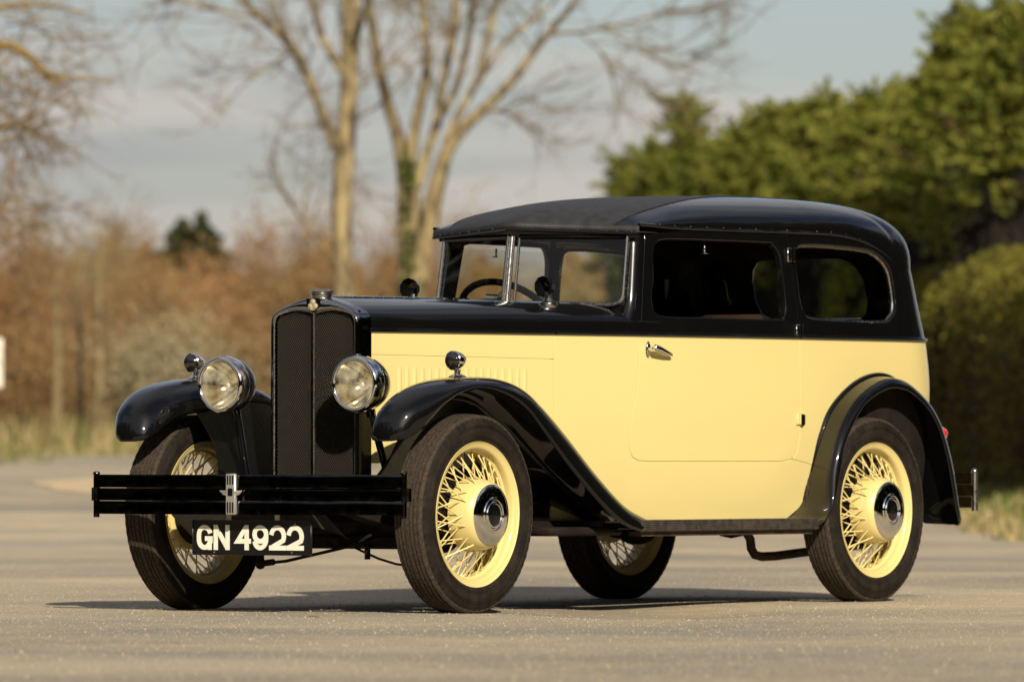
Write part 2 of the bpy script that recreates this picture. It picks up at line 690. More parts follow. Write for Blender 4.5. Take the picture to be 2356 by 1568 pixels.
car = thing('vintage_car', 'pale yellow and black vintage saloon with wire wheels parked across the road', 'car')


def pair(mb, name, mats, parent=car, label=None, **k):
    a = mb.build(name, mats, parent, label=label, **k)
    b = mb.mirror().build(name, mats, parent, label=label, **k)
    return a, b


ZW = .937                                              # waist: yellow below, black above
ZG = 1.322                                             # gutter height
YB = [M['yellow'], M['black']]

# ---- outlines measured on the skin (u, z)
door_lo = [(1.258, ZW - .001), (1.254, .88), (1.243, .75), (1.216, .64), (1.210, .585), (1.216, .545), (1.234, .520), (1.266, .508), (1.33, .506), (2.041, .506), (2.091, .514), (2.119, .535), (2.128, .597), (2.124, .752), (2.121, ZW - .001)]


def door_front(z):
    return 1.258 + (z - ZW) * .192


door_up = [(1.258, ZW), (2.121, ZW), (2.122, 1.06), (2.113, 1.19), (2.100, ZG), (door_front(ZG), ZG), (door_front(1.15), 1.15)]
door_win = [tuple(p) for p in catmull([(1.5, 1.003), (2.013, 1.002), (2.044, 1.010), (2.061, 1.034), (2.066, 1.071), (2.065, 1.145), (2.059, 1.218), (2.044, 1.255), (2.017, 1.277), (1.983, 1.284), (1.523, 1.286), (1.414, 1.282), (1.38, 1.270), (1.359, 1.241), (1.352, 1.204), (1.343, 1.132), (1.328, 1.081), (1.327, 1.048), (1.337, 1.023), (1.361, 1.009), (1.403, 1.004), (1.5, 1.003)], 106)][:-1]
g = .0022


def grow(poly, d):
    poly = ccw(poly)
    out = []
    n = len(poly)
    for i in range(n):
        a, b = poly[i - 1], poly[(i + 1) % n]
        tu, tz = b[0] - a[0], b[1] - a[1]
        L = math.hypot(tu, tz) or 1
        out.append((poly[i][0] + tz / L * d, poly[i][1] - tu / L * d))
    return out


# ---- bonnet
_rf = [(0, 1.0580), (.19, 1.0540), (.38, 1.0450), (.54, 1.0350), (.69, 1.0250), (.82, 1.0140), (.912, 1.0040), (.966, .9925), (.99, .977), (.999, .957), (1.0, .944)]


def rad_prof(f):
    for (a, za), (b, zb) in zip(_rf, _rf[1:]):
        if f <= b:
            return za + (zb - za) * (f - a) / (b - a)
    return .944


def hood(u, t, s=1):
    """bonnet and scuttle top: t 0 at the waist on the side .. 1 on the centre line"""
    w = _w0(u)
    k = min(1, max(0, u / .84))
    zs = .944 + .023 * smooth(0, .7, u)
    zt = 1.058 + .004 * min(1, u / .7)
    if t < .12:
        return Vector((-u, w * s, ZW + (zs - ZW) * t / .12))
    a = (t - .12) / .88
    th = a * math.pi / 2
    y = w * max(0.0, math.cos(th)) ** .72
    z = zs + (zt - zs) * math.sin(th) ** .80
    q = smooth(-.1, .75, u)
    z = rad_prof(y / w) * (1 - q) + z * q
    return Vector((-u, y * s, z))


mb = MB()
us = [-.004 + .8465 * i / 16 for i in range(17)]
ts = [i / 40 for i in range(41)]
rows = [[hood(u, t) for t in ts] + [hood(u, t, -1) for t in ts[::-1][1:]] for u in us]
mb.grid(rows, 0, flip=True)
bonnet = mb.build('bonnet', [M['black']], car, angle=60)
mb = MB()
mb.tube([(0.0, 0, 1.0590), (-.3, 0, 1.0610), (-.6, 0, 1.0625), (-.84, 0, 1.0630)], .0042, 8)
for i in range(14):
    x = -.03 - i * .06
    mb.tube([(x, 0, 1.059 + .004 * min(1, -x / .7)), (x - .03, 0, 1.059 + .004 * min(1, (-x + .03) / .7))], .0056, 8)
mb.build('bonnet_hinge', [M['chrome']], bonnet)
# bonnet sides with the long crease and the row of bulged louvres
mb = MB()
panel(mb, [(-.004, ZW - .001), (-.004, .865), (.838, .857), (.838, ZW - .001)], rim=.01)
panel(mb, [(-.004, .861), (-.004, .50), (.838, .50), (.838, .853)], rim=.01)
for sd in pair(mb, 'bonnet_side', [M['yellow']], angle=None):
    lv = MB()
    for i in range(18):
        u = .135 + i * .0335
        rows = []
        for a in range(9):
            zz = .822 - .15 * a / 8
            row = []
            for b in range(7):
                t = -1 + 2 * b / 6
                h = .0034 * max(0, 1 - t * t) * min(1, a / 2) ** .5 * min(1, (8 - a) / 3)
                q = P(u + t * .0095, zz)
                row.append(Vector((q.x, q.y + h + .0002, q.z)))
            rows.append(row)
        lv.grid(rows, 0)
    if sd.name != 'bonnet_side':
        lv = lv.mirror()
    lv.build('louvre_row', [M['yellow']], sd, angle=80)

# ---- scuttle: black top, yellow cheek, windscreen pillar
mb = MB()
us = [.8432 + (1.36 - .8432) * i / 14 for i in range(15)]
rows = [[hood(u, t) + Vector((0, 0, .0003)) for t in ts] + [hood(u, t, -1) + Vector((0, 0, .0003)) for t in ts[::-1][1:]] for u in us]
mb.grid(rows, 0, flip=True)
scuttle = mb.build('scuttle', [M['black']], car, angle=60)
gd = grow(door_lo, .0046)
low_edge = [(a, min(b, ZW - .001)) for a, b in gd if not (a > 2.0 and b > .512)][::-1]
mb = MB()
panel(mb, [(.8425, ZW - .001), (.8425, .29), (2.60, .29), (2.60, .377), (2.20, .4930)] + low_edge, rim=.01)
pair(mb, 'lower_body', [M['yellow']], angle=None)
mb = MB()
panel(mb, [(1.12, ZW), (1.2545, ZW), (door_front(1.10) - .0035, 1.10), (door_front(1.10) - .03, 1.10), (1.235, 1.0), (1.20, .965)], rim=.008)
pair(mb, 'pillar_side', [M['black']], angle=None)
mb = MB()
rows = []
for i in range(15):
    z = .965 + (1.325 - .965) * i / 14
    xd = door_front(z) - .0035
    w = _w0(xd) + tumble(z)
    flare = .030 * max(0, (1.075 - z) / .1) ** 1.6
    top = .03 * max(0, (z - 1.285) / .04) ** 2
    prof = [(-xd, w - .0003), (-xd + .014, w - .0022), (-xd + .027 + flare * .5, w - .006), (-xd + .039 + flare, w - .014), (-xd + .047 + flare, w - .025),
            (-xd + .048 + flare, w - .036 - top), (-xd + .040 + flare * .6, w - .044 - top), (-xd - .03, w - .046 - top)]
    lean = 0
    pr = catmull(prof, 22)
    rows.append([(p[0] + lean, p[1], z) for p in pr])
mb.grid(rows, 0, flip=False)
pair(mb, 'screen_pillar', [M['black_soft']], angle=70)

# ---- doors
mb = MB()
panel(mb, door_lo, rim=.012)
panel(mb, door_up, [door_win], mat_=1, rim=.012)
for sd in pair(mb, 'door', YB, angle=None):
    s = 1 if sd.name == 'door' else -1
    gl = MB()
    gw = grow(door_win, .012)
    gw = [(a, min(b, 1.262)) for a, b in gw]
    panel(gl, gw, rim=0, off=-.018, step=.06)
    if s < 0: gl = gl.mirror()
    gl.build('window_glass', [M['glass']], sd, angle=None)
    sl = MB()  # black filler strip: shade inside the door gaps put in as colour
    loop = [p for p in grow(door_lo, .0018)] + [p for p in grow(door_up, .0016) if p[1] > ZW]
    pts_ = [P(a, b) - Nrm(a, b) * .0062 for a, b in densify(grow(door_lo, .0018), .02, closed=False)]
    sl.tube(pts_, .0044, 6, 0)
    for ln in ([(2.1228, ZW), (2.1238, 1.06), (2.1148, 1.19), (2.1018, ZG)], [(door_front(z) - .0017, z) for z in (ZW, 1.06, 1.19, ZG)]):
        sl.tube([P(a, b) - Nrm(a, b) * .0062 for a, b in densify(ln, .03, closed=False)], .0040, 6, 0)
    if s < 0: sl = sl.mirror()
    sl.build('shut_line_shade', [M['void']], sd)
    fr = MB()                                          # inner sash frame, dark
    rim_o = [P(a, b) - Nrm(a, b) * .021 for a, b in densify(grow(door_win, .004), .02)]
    fr.tube(rim_o + [rim_o[0]], .006, 6, 0, caps=False)
    if s < 0: fr = fr.mirror()
    fr.build('window_frame', [M['trim']], sd)
    h = MB()                                           # pull-down catch on the glass edge
    q = P(1.655, 1.262)
    h.box((q.x, q.y - .018, q.z - .012), (.006, .008, .03), bevel=.002)
    h.box((q.x, q.y - .012, q.z - .027), (.030, .012, .004), bevel=.0015)
    if s < 0: h = h.mirror()
    h.build('window_catch', [M['chrome']], sd)
    h = MB()                                           # lever handle on an oval rose
    q = P(1.294, .893); n = Nrm(1.294, .893)
    rows = []
    for a in range(6):
        rr = math.cos(a / 5 * math.pi / 2)
        rows.append([q + n * (.002 + .007 * math.sin(a / 5 * math.pi / 2)) + Vector((.0145 * rr * math.cos(t * math.pi / 10), 0, .029 * rr * math.sin(t * math.pi / 10))) for t in range(20)])
    h.grid(rows, 0, close_v=True)
    h.tube([q + n * .004, q + n * .03, q + n * .036 + Vector((-.004, 0, 0))], [.0085, .0075, .0085], 10)
    p0 = q + n * .037 + Vector((.004, 0, .006))
    h.tube([p0 + Vector((.004, 0, 0)), p0, p0 + Vector((-.03, 0.0, -.006)), p0 + Vector((-.07, -.001, -.016)), p0 + Vector((-.108, -.002, -.024)), p0 + Vector((-.114, -.002, -.026))],
           [.004, .0115, .0125, .0105, .007, .003], 12, flat=.62)
    for zz in (.019, -.019):
        h.sphere(q + n * .006 + Vector((0, 0, zz)), .004, 0, 8)
    if s < 0: h = h.mirror()
    h.build('door_handle', [M['chrome']], sd)
    for (u, z, dark) in ((2.112, 1.238, 0), (2.124, .968, 0), (2.129, .652, 1)):
        h = MB()
        q = P(u, z); n = Nrm(u, z)
        hh = .027 if z > 1 else (.024 if z > .9 else .02)
        h.tube([q + n * .006 + Vector((-.004, 0, hh)), q + n * .006 + Vector((-.004, 0, -hh))], .0075, 10, 0)
        h.box(q + n * .004 + Vector((.012, -.002, 0)), (.022, .008, hh * 1.8), 1 if dark else 0, bevel=.002)
        h.box(q + n * .004 + Vector((-.016, .001, 0)), (.014, .008, hh * 1.9), 0, bevel=.002)
        if s < 0: h = h.mirror()
        h.build('hinge', [M['chrome'], M['yellow']], sd)

# ---- rear quarters, rear corner and back
q_win = [tuple(p) for p in catmull([(2.523, 1.001), (2.681, 1.002), (2.732, 1.021), (2.766, 1.052), (2.779, 1.090), (2.769, 1.157), (2.731, 1.221), (2.655, 1.262), (2.569, 1.274), (2.435, 1.280), (2.305, 1.283), (2.203, 1.281), (2.163, 1.272), (2.147, 1.253), (2.141, 1.201), (2.142, 1.127), (2.149, 1.057), (2.169, 1.024), (2.21, 1.008), (2.325, 1.003), (2.523, 1.001)], 101)][:-1]
rear_win = rounded([(3.29, 1.03), (3.75, 1.03), (3.75, 1.262), (3.32, 1.255), (3.27, 1.20)], [.05, 0, 0, .06, .05])


def zg(u):
    if u < 2.30: return ZG
    t = min(1, (u - 2.30) / .54)
    return ZG + (1.20 - ZG) * t ** 2.4 + .075 * smooth(3.05, 3.42, u)


mb = MB()
panel(mb, [(2.1256, ZW - .001), (2.1286, .752), (2.1326, .597), (2.1232, .5325), (2.1085, .5205), (2.0995, .5130), (2.20, .4972), (2.604, .3815), (2.604, .29), (3.75, .29), (3.75, ZW - .001)], rim=.01)
qo = [(2.1545, ZW), (3.75, ZW)] + [(3.75 - .05 * i, zg(3.75 - .05 * i)) for i in range(0, 34)] + [(2.0645, ZG), (2.0895, 1.25)]
# the rear window cuts the middle of the back: split the outline there
qo = [(2.1246, ZW), (3.75, ZW), (3.75, 1.03), (3.53, 1.03), (3.495, 1.05), (3.475, 1.10), (3.475, 1.17), (3.49, 1.215), (3.52, 1.245), (3.56, 1.256), (3.75, 1.260)] + \
     [(3.75 - .05 * i, zg(3.75 - .05 * i)) for i in range(0, 33)] + [(2.1036, ZG), (2.1166, 1.19), (2.1256, 1.06)]
panel(mb, qo, [q_win], mat_=1, rim=.012, step=.04)
for sd in pair(mb, 'quarter_panel', YB, angle=None):
    s = 1 if sd.name == 'quarter_panel' else -1
    gl = MB()
    panel(gl, grow(q_win, .012), rim=0, off=-.018, step=.05)
    if s < 0: gl = gl.mirror()
    gl.build('window_glass', [M['glass']], sd, angle=None)
    fr = MB()
    rim_o = [P(a, b) - Nrm(a, b) * .016 for a, b in densify(grow(q_win, -.007), .02)]
    fr.tube(rim_o + [rim_o[0]], .006, 8, 0, caps=False)
    if s < 0: fr = fr.mirror()
    fr.build('window_frame', [M['dull_chrome']], sd)
mb = MB()
glx = [P(3.27 + .02 * i, 1.02) for i in range(25)]
rows = [[p + Vector((.012, 0, 0)) for p in [P(3.26 + .49 * i / 12, z) for i in range(13)]] for z in (1.02, 1.08, 1.14, 1.21)]
rows = [r + [Vector((p.x, -p.y, p.z)) for p in r[::-1][1:]] for r in rows]
mb.grid(rows, 0)
mb.build('rear_window', [M['glass']], car)

# ---- waist moulding
mb = MB()
for (u0, u1) in ((.0, .840), (.845, 1.2548), (1.2575, 2.1215), (2.1245, 3.75)):
    n = max(6, int((u1 - u0) / .05))
    pts = [P(u0 + (u1 - u0) * i / n, ZW + .008) + Nrm(u0 + (u1 - u0) * i / n, ZW + .008) * .001 for i in range(n + 1)]
    mb.tube(pts, .0085, 8)
pair(mb, 'waist_moulding', [M['black']])

# ---- roof
ztop = spline([1.0, 1.2, 1.35, 1.5, 1.7, 1.9, 2.1, 2.3, 2.5], [1.400, 1.415, 1.425, 1.434, 1.445, 1.452, 1.456, 1.455, 1.450])


def over(u):
    return .006 * (1 - smooth(2.5, 2.85, u)) + .001 + .034 * math.exp(-((u - 1.262) / .16) ** 2)


def roof_pt(a, q, lift=0.0):
    """a 0..1 from the front lip to the middle of the back, q 0 at the gutter .. 1 on the ridge"""
    th = q * math.pi / 2
    k = max(0.0, math.cos(th)) ** .62
    sq_ = smooth(1.9, 2.9, 1.262 + (3.75 - 1.262) * a)     # squarer shoulders towards the back
    f_ = math.sin(th) ** (.92 - .14 * sq_)
    k = k ** (1 - .14 * sq_)
    u0 = 1.262 - .185 * (1 - k) ** 1.15
    u = u0 + (3.75 - u0) * a
    b = P(u, zg(u)) + Nrm(min(u, 3.74), zg(u)) * over(u)
    cu = u if u < 2.1 else 2.1 + .25 * (1 - math.exp(-(u - 2.1) / .25))
    c = Vector((-cu, 0, ztop(cu)))
    p = c.lerp(b, k)
    zb = zg(u)
    fe = f_ if u < 2.3 else f_
    z = zb + (ztop(cu) - zb) * fe
    zl = ZG + .018 * (1 - k)                                # the front lip lies almost flat
    if u < 2.3:
        z = zl + (z - zl) * (1 - math.exp(-(max(0, u - u0) / .16) ** .85))
    return Vector((p.x, p.y, z + lift))


NA, NQ = 110, 40
SM = 0
mb = MB()
aa = [(i / NA) ** 1.25 for i in range(NA + 1)]
qq = [j / NQ for j in range(NQ + 1)]


fq_ = spline([1.1, 1.262, 1.45, 1.75, 2.15, 2.6], [.50, .50, .53, .66, .82, .86])


def fabric_q(u):
    """the leathercloth covers q above this"""
    return fq_(u)


rows = []
for a in aa:
    rows.append([roof_pt(a, q) for q in qq])
vs = [p for r in rows for p in r]
fs, ms = [], []
for i in range(NA):
    for j in range(NQ):
        t = (i * (NQ + 1) + j, i * (NQ + 1) + j + 1, (i + 1) * (NQ + 1) + j + 1, (i + 1) * (NQ + 1) + j)
        u = -rows[i][j].x
        uu = 1.262 + (3.75 - 1.262) * aa[i]
        fab = 1 if (qq[j] + .5 / NQ > fabric_q(uu) and uu < 3.3) else 0
        fs.append(t[::-1]); ms.append(fab)
o = mb.add(vs, fs, 0)
mb.m = ms
half = mb
full = MB()
full.v = half.v + [(x, -y, z) for x, y, z in half.v]
n = len(half.v)
full.f = half.f + [tuple(i + n for i in f[::-1]) for f in half.f]
full.m = half.m + half.m
# rolled front lip
lip = [roof_pt(0, q) for q in qq]
lip = lip + [Vector((p.x, -p.y, p.z)) for p in lip[::-1][1:]]
lr = []
nl = len(lip)
for (dx, dz) in ((0, 0), (.006, -.004), (.009, -.011), (.008, -.019), (.002, -.025), (-.02, -.026)):
    lr.append([p + Vector((dx * min(1, j / 3, (nl - 1 - j) / 3), 0, dz)) for j, p in enumerate(lip)])
o = len(full.v)
full.grid(lr, 1, flip=True)
me_roof = full
roof = full.build('roof', [M['black'], M['roof']], car, angle=60)
# merge the doubled ridge and lip vertices so that the shading runs through
import bmesh
bm = bmesh.new(); bm.from_mesh(roof.data); bmesh.ops.remove_doubles(bm, verts=bm.verts, dist=.0004)
bmesh.ops.recalc_face_normals(bm, faces=bm.faces)
bm.to_mesh(roof.data); bm.free()
# seam piping where the cloth ends on the painted rail
mb = MB()
for s in (1, -1):
    pts = []
    for i in range(60):
        uu = 1.262 + i * .03
        if uu > 2.9: break
        a = (uu - 1.262) / (3.75 - 1.262)
        p = roof_pt(a, fabric_q(uu), .001)
        pts.append((p.x, p.y * s, p.z))
    mb.tube(pts, .0028, 6)
mb.build('roof_seam', [M['roof']], roof)
# gutter moulding with its row of rivets
mb = MB(); rv = MB()
for s in (1, -1):
    pts = []
    for i in range(52):
        u = 1.262 + i * .03
        q = P(u, zg(u) - .004); n = Nrm(u, zg(u))
        p = q + n * (over(u) - .002)
        pts.append((p.x, p.y * s, p.z))
        if i % 3 == 1 and u < 2.6:
            p = P(u, zg(u) + .003) + n * (over(u) + .001)
            mb.sphere((p.x, p.y * s, p.z), .0024, 1, 6)
    mb.tube(pts, [.0065 * (1 - .75 * smooth(2.45, 2.75, 1.262 + i * .03)) for i in range(len(pts))], 8)
fl = [roof_pt(0, q) + Vector((.004, 0, -.028)) for q in qq]
fl = fl + [Vector((p.x, -p.y, p.z)) for p in fl[::-1][1:]]
mb.tube(fl, .0055, 8)
for i in range(2, len(fl) - 2, 4):
    mb.sphere(fl[i] + Vector((.0060, 0, .007)), .0025, 1, 6)
gut = mb.build('gutter', [M['black'], M['dull_chrome']], roof)
# ventilator flap on the ridge
mb = MB()
rows = []
for (x, h) in ((-2.10, .0), (-2.22, .007), (-2.34, .015), (-2.40, .017)):
    zt = ztop(-x) - .004
    rows.append([(x, y, zt + h * (1 if abs(y) < .13 else .0) - .006 * (abs(y) > .12)) for y in (-.14, -.13, -.06, 0, .06, .13, .14)])
mb.grid(rows, 0, flip=True)
mb.box((-2.46, 0, ztop(2.46) + .005), (.10, .22, .015), bevel=.004)
mb.build('roof_vent', [M['roof']], roof)
# head lining under the roof
mb = MB()
rows = []
for a in aa[::5]:
    r = [roof_pt(a, q, -.022) for q in qq[::4]]
    r = [Vector((p.x * .992 - .012, p.y * .955, p.z)) for p in r]
    rows.append(r + [Vector((p.x, -p.y, p.z)) for p in r[::-1][1:]])
mb.grid(rows, 0)
mb.build('head_lining', [M['lining']], roof)

# ---- windscreen: two panes meeting in a shallow vee
SC0, SC1 = Vector((-1.086, .012, 1.052)), Vector((-1.222, .398, 1.046))
ST0, ST1 = Vector((-1.122, .012, 1.292)), Vector((-1.262, .393, 1.288))
scr = MB()


def sp(a, b):
    return SC0.lerp(SC1, a).lerp(ST0.lerp(ST1, a), b)


glo = MB()
glo.grid([[sp(a / 4, b / 4) for a in range(5)] for b in range(5)], 0, flip=False)
fo = [(.0, .0), (.0, 1), (1, 1), (1, .0)]
fr = rounded([(.99, .995), (.99, .02), (.035, .02)], [0, .18, 0], 8)
fr = densify(fr, .05, closed=False) + [(.035, .02)]
ch = MB()
pts = [sp(a, b + (-.035 * (a ** 3) if b < .3 else 0)) + Vector((.006, 0, 0)) for a, b in fr]
ch.tube(pts, .0075, 8, 0)
ch2 = MB()
ch.tube([sp(.035, .01) + Vector((.006, 0, 0)), sp(.035, 1) + Vector((.006, 0, 0))], .005, 8)
bk = MB()
bk.tube([sp(.03, .985) + Vector((.006, 0, 0)), sp(.98, .985) + Vector((.006, 0, 0))], .008, 8)
bk2 = MB()
bk2.grid([[SC0.lerp(SC1, t) + Vector((-.004, 0, -.02)) for t in (0, .5, 1.06)], [sp(t, .03) + Vector((-.004, 0, 0)) for t in (0, .5, 1.06)]], 0)
scr.grid([[sp(t, .97) + Vector((.002, 0, 0)) for t in (-.04, .5, 1.08)], [sp(t, 1.14) + Vector((.012, 0, 0)) for t in (-.04, .5, 1.10)]], 0)
header = MB()
header.v, header.f, header.m = scr.v, scr.f, scr.m
pair(header, 'screen_header', [M['black']])
for s in (1, -1):
    w = glo if s > 0 else glo.mirror()
    wo_ = w.build('windscreen', [M['glass']], car)
    f1 = ch if s > 0 else ch.mirror()
    f1.build('screen_frame', [M['dull_chrome']], wo_)
    f2 = bk if s > 0 else bk.mirror()
    f2.build('screen_seal', [M['black']], wo_)
    (bk2 if s > 0 else bk2.mirror()).build('screen_sill', [M['black']], wo_)
mb = MB()
mb.tube([(-1.074, 0, 1.045), (-1.110, 0, 1.288)], .0085, 10)
mb.tube([(-1.069, .013, 1.045), (-1.105, .013, 1.288)], .004, 8)
mb.tube([(-1.069, -.013, 1.045), (-1.105, -.013, 1.288)], .004, 8)
mb.build('screen_centre_bar', [M['dull_chrome']], car)

# ---- interior
mb = MB()
mb.grid([[(-u, s_ * (P(u, .36).y - .03), .36) for s_ in (-1, -.5, 0, .5, 1)] for u in (1.0, 1.4, 1.8, 2.2, 2.6, 2.75)], 0)
mb.box((-1.36, 0, .80), (.02, .82, .44), 0)                       # dashboard
mb.tube([(-1.38, -.40, 1.015), (-1.34, 0, 1.025), (-1.38, .40, 1.015)], .02, 8, 1)
interior = mb.build('interior', [M['trim'], M['wood']], car)
for s in (1, -1):
    mb = MB()
    mb.box((-2.13, .215 * s, .80), (.10, .36, .46), 0, rot=Matrix.Rotation(R(-8), 3, 'Y'), bevel=.04)
    mb.tube([(-2.165, .04 * s, .985), (-2.17, .215 * s, .993), (-2.165, .392 * s, .985)], .028, 10, 0)
    mb.tube([(-2.165, .388 * s, .987), (-2.165, .402 * s, .985)], [.028, .020], 10, 1)  # lighter seat end: sunlight on the corner put into the leather colour
    mb.box((-1.95, .215 * s, .58), (.42, .36, .14), 0, bevel=.04)
    mb.build('front_seat', [M['seat'], M['leather']], interior)
mb = MB()
mb.box((-2.88, 0, .76), (.14, .96, .44), 0, rot=Matrix.Rotation(R(-10), 3, 'Y'), bevel=.05)
mb.box((-2.66, 0, .56), (.46, .96, .14), 0, bevel=.05)
mb.build('rear_seat', [M['seat']], interior)
mb = MB()                                                          # steering wheel
C = Vector((-1.405, -.205, .985)); nx = Vector((-.755, 0, .655)).normalized()
ex = Vector((0, 1, 0)); ey = nx.cross(ex)
rim = [C + (ex * math.cos(t * math.pi / 24) + ey * math.sin(t * math.pi / 24)) * .20 for t in range(49)]
mb.tube(rim, .0125, 10, caps=False)
for a in (90, 210, 330):
    mb.tube([C, C + (ex * math.cos(R(a)) + ey * math.sin(R(a))) * .2], .007, 8)
mb.tube([C + nx * .01, C - nx * .5], .018, 10)
mb.lathe([(0.0, .016), (.03, .014), (.036, .004), (.03, -.01)], C, nx, 16)
mb.build('steering_wheel', [M['void']], interior)
mb = MB()                                                          # inside lamp and wiper motor against the screen
mb.tube([(-1.20, -.10, 1.072), (-1.18, -.16, 1.075)], .016, 10, 0)
mb.sphere((-1.185, -.095, 1.083), .017, 1, 12)
mb.tube([(-1.21, -.30, 1.055), (-1.19, -.2, 1.066), (-1.17, -.06, 1.072)], .007, 6, 0)
mb.build('wiper_motor', [M['dull_chrome'], M['gold']], interior)

# ---- radiator
def arch(w, z0, pts):
    half_ = [(w, z0)] + pts
    return half_ + [(-y, z) for y, z in half_[::-1][1:]]


rad_o = [(.185, .36), (.185, .80), (.1852, .93), (.1850, .958), (.1835, .978), (.1790, .9935), (.1690, 1.0055), (.1520, 1.0155), (.128, 1.0265), (.10, 1.0365), (.070, 1.0465), (.035, 1.0555), (0, 1.0595)]
rad_i = [(.169, .36), (.169, .80), (.169, .93), (.1688, .955), (.1680, .972), (.1650, .9845), (.1580, .9945), (.1460, 1.0015), (.122, 1.0085), (.095, 1.0135), (.065, 1.0145), (.028, 1.0095), (0, 1.003)]


def sym2(l):
    return l + [(-a, b) for a, b in l[::-1][1:]]


o2, i2 = sym2(rad_o), sym2(rad_i)
mb = MB()
rows = []
for (x, k) in ((-.004, 0), (.02, 0), (.045, .02), (.060, .10), (.068, .32), (.070, .60), (.068, .90), (.060, 1.0), (.045, 1.0)):
    rows.append([(x, a * (1 - k) + c * k, b * (1 - k) + d * k) for (a, b), (c, d) in zip(o2, i2)])
# a small outward flare at the back edge, as on the shell
rows[0] = [(x, y * 1.01, z + .001) for x, y, z in rows[0]]
mb.grid(rows, 0)
rad = mb.build('radiator_shell', [mat('radiator_chrome', (.36, .36, .36), .05, 1.0)], car, angle=50)
mb = MB()                                                          # thin bright bead round the mesh
mb.tube([(.0625, a, b) for a, b in i2], .0032, 6)
mb.tube([(.066, 0, .36), (.066, 0, 1.003)], .0045, 8)
mb.build('grille_bead', [M['dull_chrome']], rad)
mb = MB()
inner = [(a * .99, b - .002) for a, b in i2]
pitch = .0086
hx, hz = pitch, pitch * .80
verts_, done = [], set()


def hexbar(p, q):
    k = (round(p[0], 4), round(p[1], 4), round(q[0], 4), round(q[1], 4))
    if k in done: return
    done.add(k)
    if not (inside(p, inner) and inside(q, inner)): return
    a, b = Vector((.050, p[0], p[1])), Vector((.050, q[0], q[1]))
    d = (b - a).normalized()
    sd_ = Vector((1, 0, 0)).cross(d) * .00135
    up = Vector((.0028, 0, 0))
    mb.add([a - sd_ - up, a + up, a + sd_ - up, b - sd_ - up, b + up, b + sd_ - up], [(0, 1, 4, 3), (1, 2, 5, 4)])


nr = int(.665 / hz)
for r_ in range(nr):
    for c_ in range(-21, 22):
        cy = c_ * hx + (hx / 2 if r_ % 2 else 0)
        cz = .36 + r_ * hz
        e1, e2 = hx / 2, hz / 3
        A_, B_, C_, D_ = (cy - e1, cz - e2), (cy - e1, cz + e2), (cy, cz + 2 * e2), (cy + e1, cz + e2)
        hexbar(A_, B_); hexbar(B_, C_); hexbar(C_, D_)
mb.build('grille_mesh', [M['mesh']], rad, smooth=False)
mb = MB()
mb.grid([[(.035, y, z) for y in (-.17, .17)] for z in (.30, 1.012)], 0, flip=True)
mb.build('radiator_core', [M['void']], rad)
mb = MB()
mb.lathe([(.0, 1.0845), (.028, 1.0838), (.0375, 1.0822), (.0402, 1.0795), (.0398, 1.0762), (.036, 1.0742), (.0345, 1.0725), (.0345, 1.0700), (.0372, 1.0690), (.0372, 1.0655), (.0345, 1.0640), (.0335, 1.045)], (.024, 0, 0), (0, 0, 1), 48,
         fn=lambda r, h, j: (r * (1 + (.02 if (j % 2 and .03 < r) else 0)), h))
mb.build('radiator_cap', [M['dull_chrome']], rad)
mb = MB()                                                          # club-shaped badge on a small shield
sh = rounded([(.030, 1.052), (.027, 1.027), (0, 1.003), (-.027, 1.027), (-.030, 1.052)], [.004, .02, .01, .02, .004], 5)
mb.add([(.0715, y, z) for y, z in sh] + [(.066, y, z) for y, z in sh], [tuple(range(len(sh)))[::-1]] + [(i, (i + 1) % len(sh), len(sh) + (i + 1) % len(sh), len(sh) + i) for i in range(len(sh))])
bdg = mb.build('badge_plate', [M['black']], rad, angle=30)
mb = MB()
for (y, z, r) in ((0, 1.0405, .0098), (-.0093, 1.0265, .0098), (.0093, 1.0265, .0098)):
    mb.lathe([(0, .0800), (r * .6, .0795), (r, .0770), (r, .069)], (0, y, z), (1, 0, 0), 20)
mb.tube([(.073, 0, 1.035), (.073, 0, 1.014)], [.005, .0045], 8)
mb.add([(.0780, -.0025, 1.022), (.0780, .0025, 1.022), (.0780, .008, 1.0125), (.0780, -.008, 1.0125), (.070, -.0025, 1.022), (.070, .0025, 1.022), (.070, .008, 1.0125), (.070, -.008, 1.0125)], [(0, 3, 2, 1), (0, 1, 5, 4), (1, 2, 6, 5), (2, 3, 7, 6), (3, 0, 4, 7)])
mb.build('club_badge', [M['gold']], bdg)

# ---- wings
def section(I, Cc, O, n1=9, n2=13, p1=1.0, p2=1.0, flat=.0):
    I, Cc, O = Vector(I), Vector(Cc), Vector(O)
    out = []
    for k in range(n1):
        th = math.pi / 2 * (1 - k / n1)
        d = I - Cc
        out.append(Vector((Cc.x + d.x * (1 - math.cos(th)) ** p1, Cc.y + d.y * math.sin(th), Cc.z + d.z * (1 - math.cos(th)) ** p1)))
    for k in range(n2 + 1):
        th = math.pi / 2 * k / n2
        d = O - Cc
        out.append(Vector((Cc.x + d.x * (1 - math.cos(th)) ** p2, Cc.y + d.y * math.sin(th), Cc.z + d.z * (1 - math.cos(th)) ** p2)))
    return out


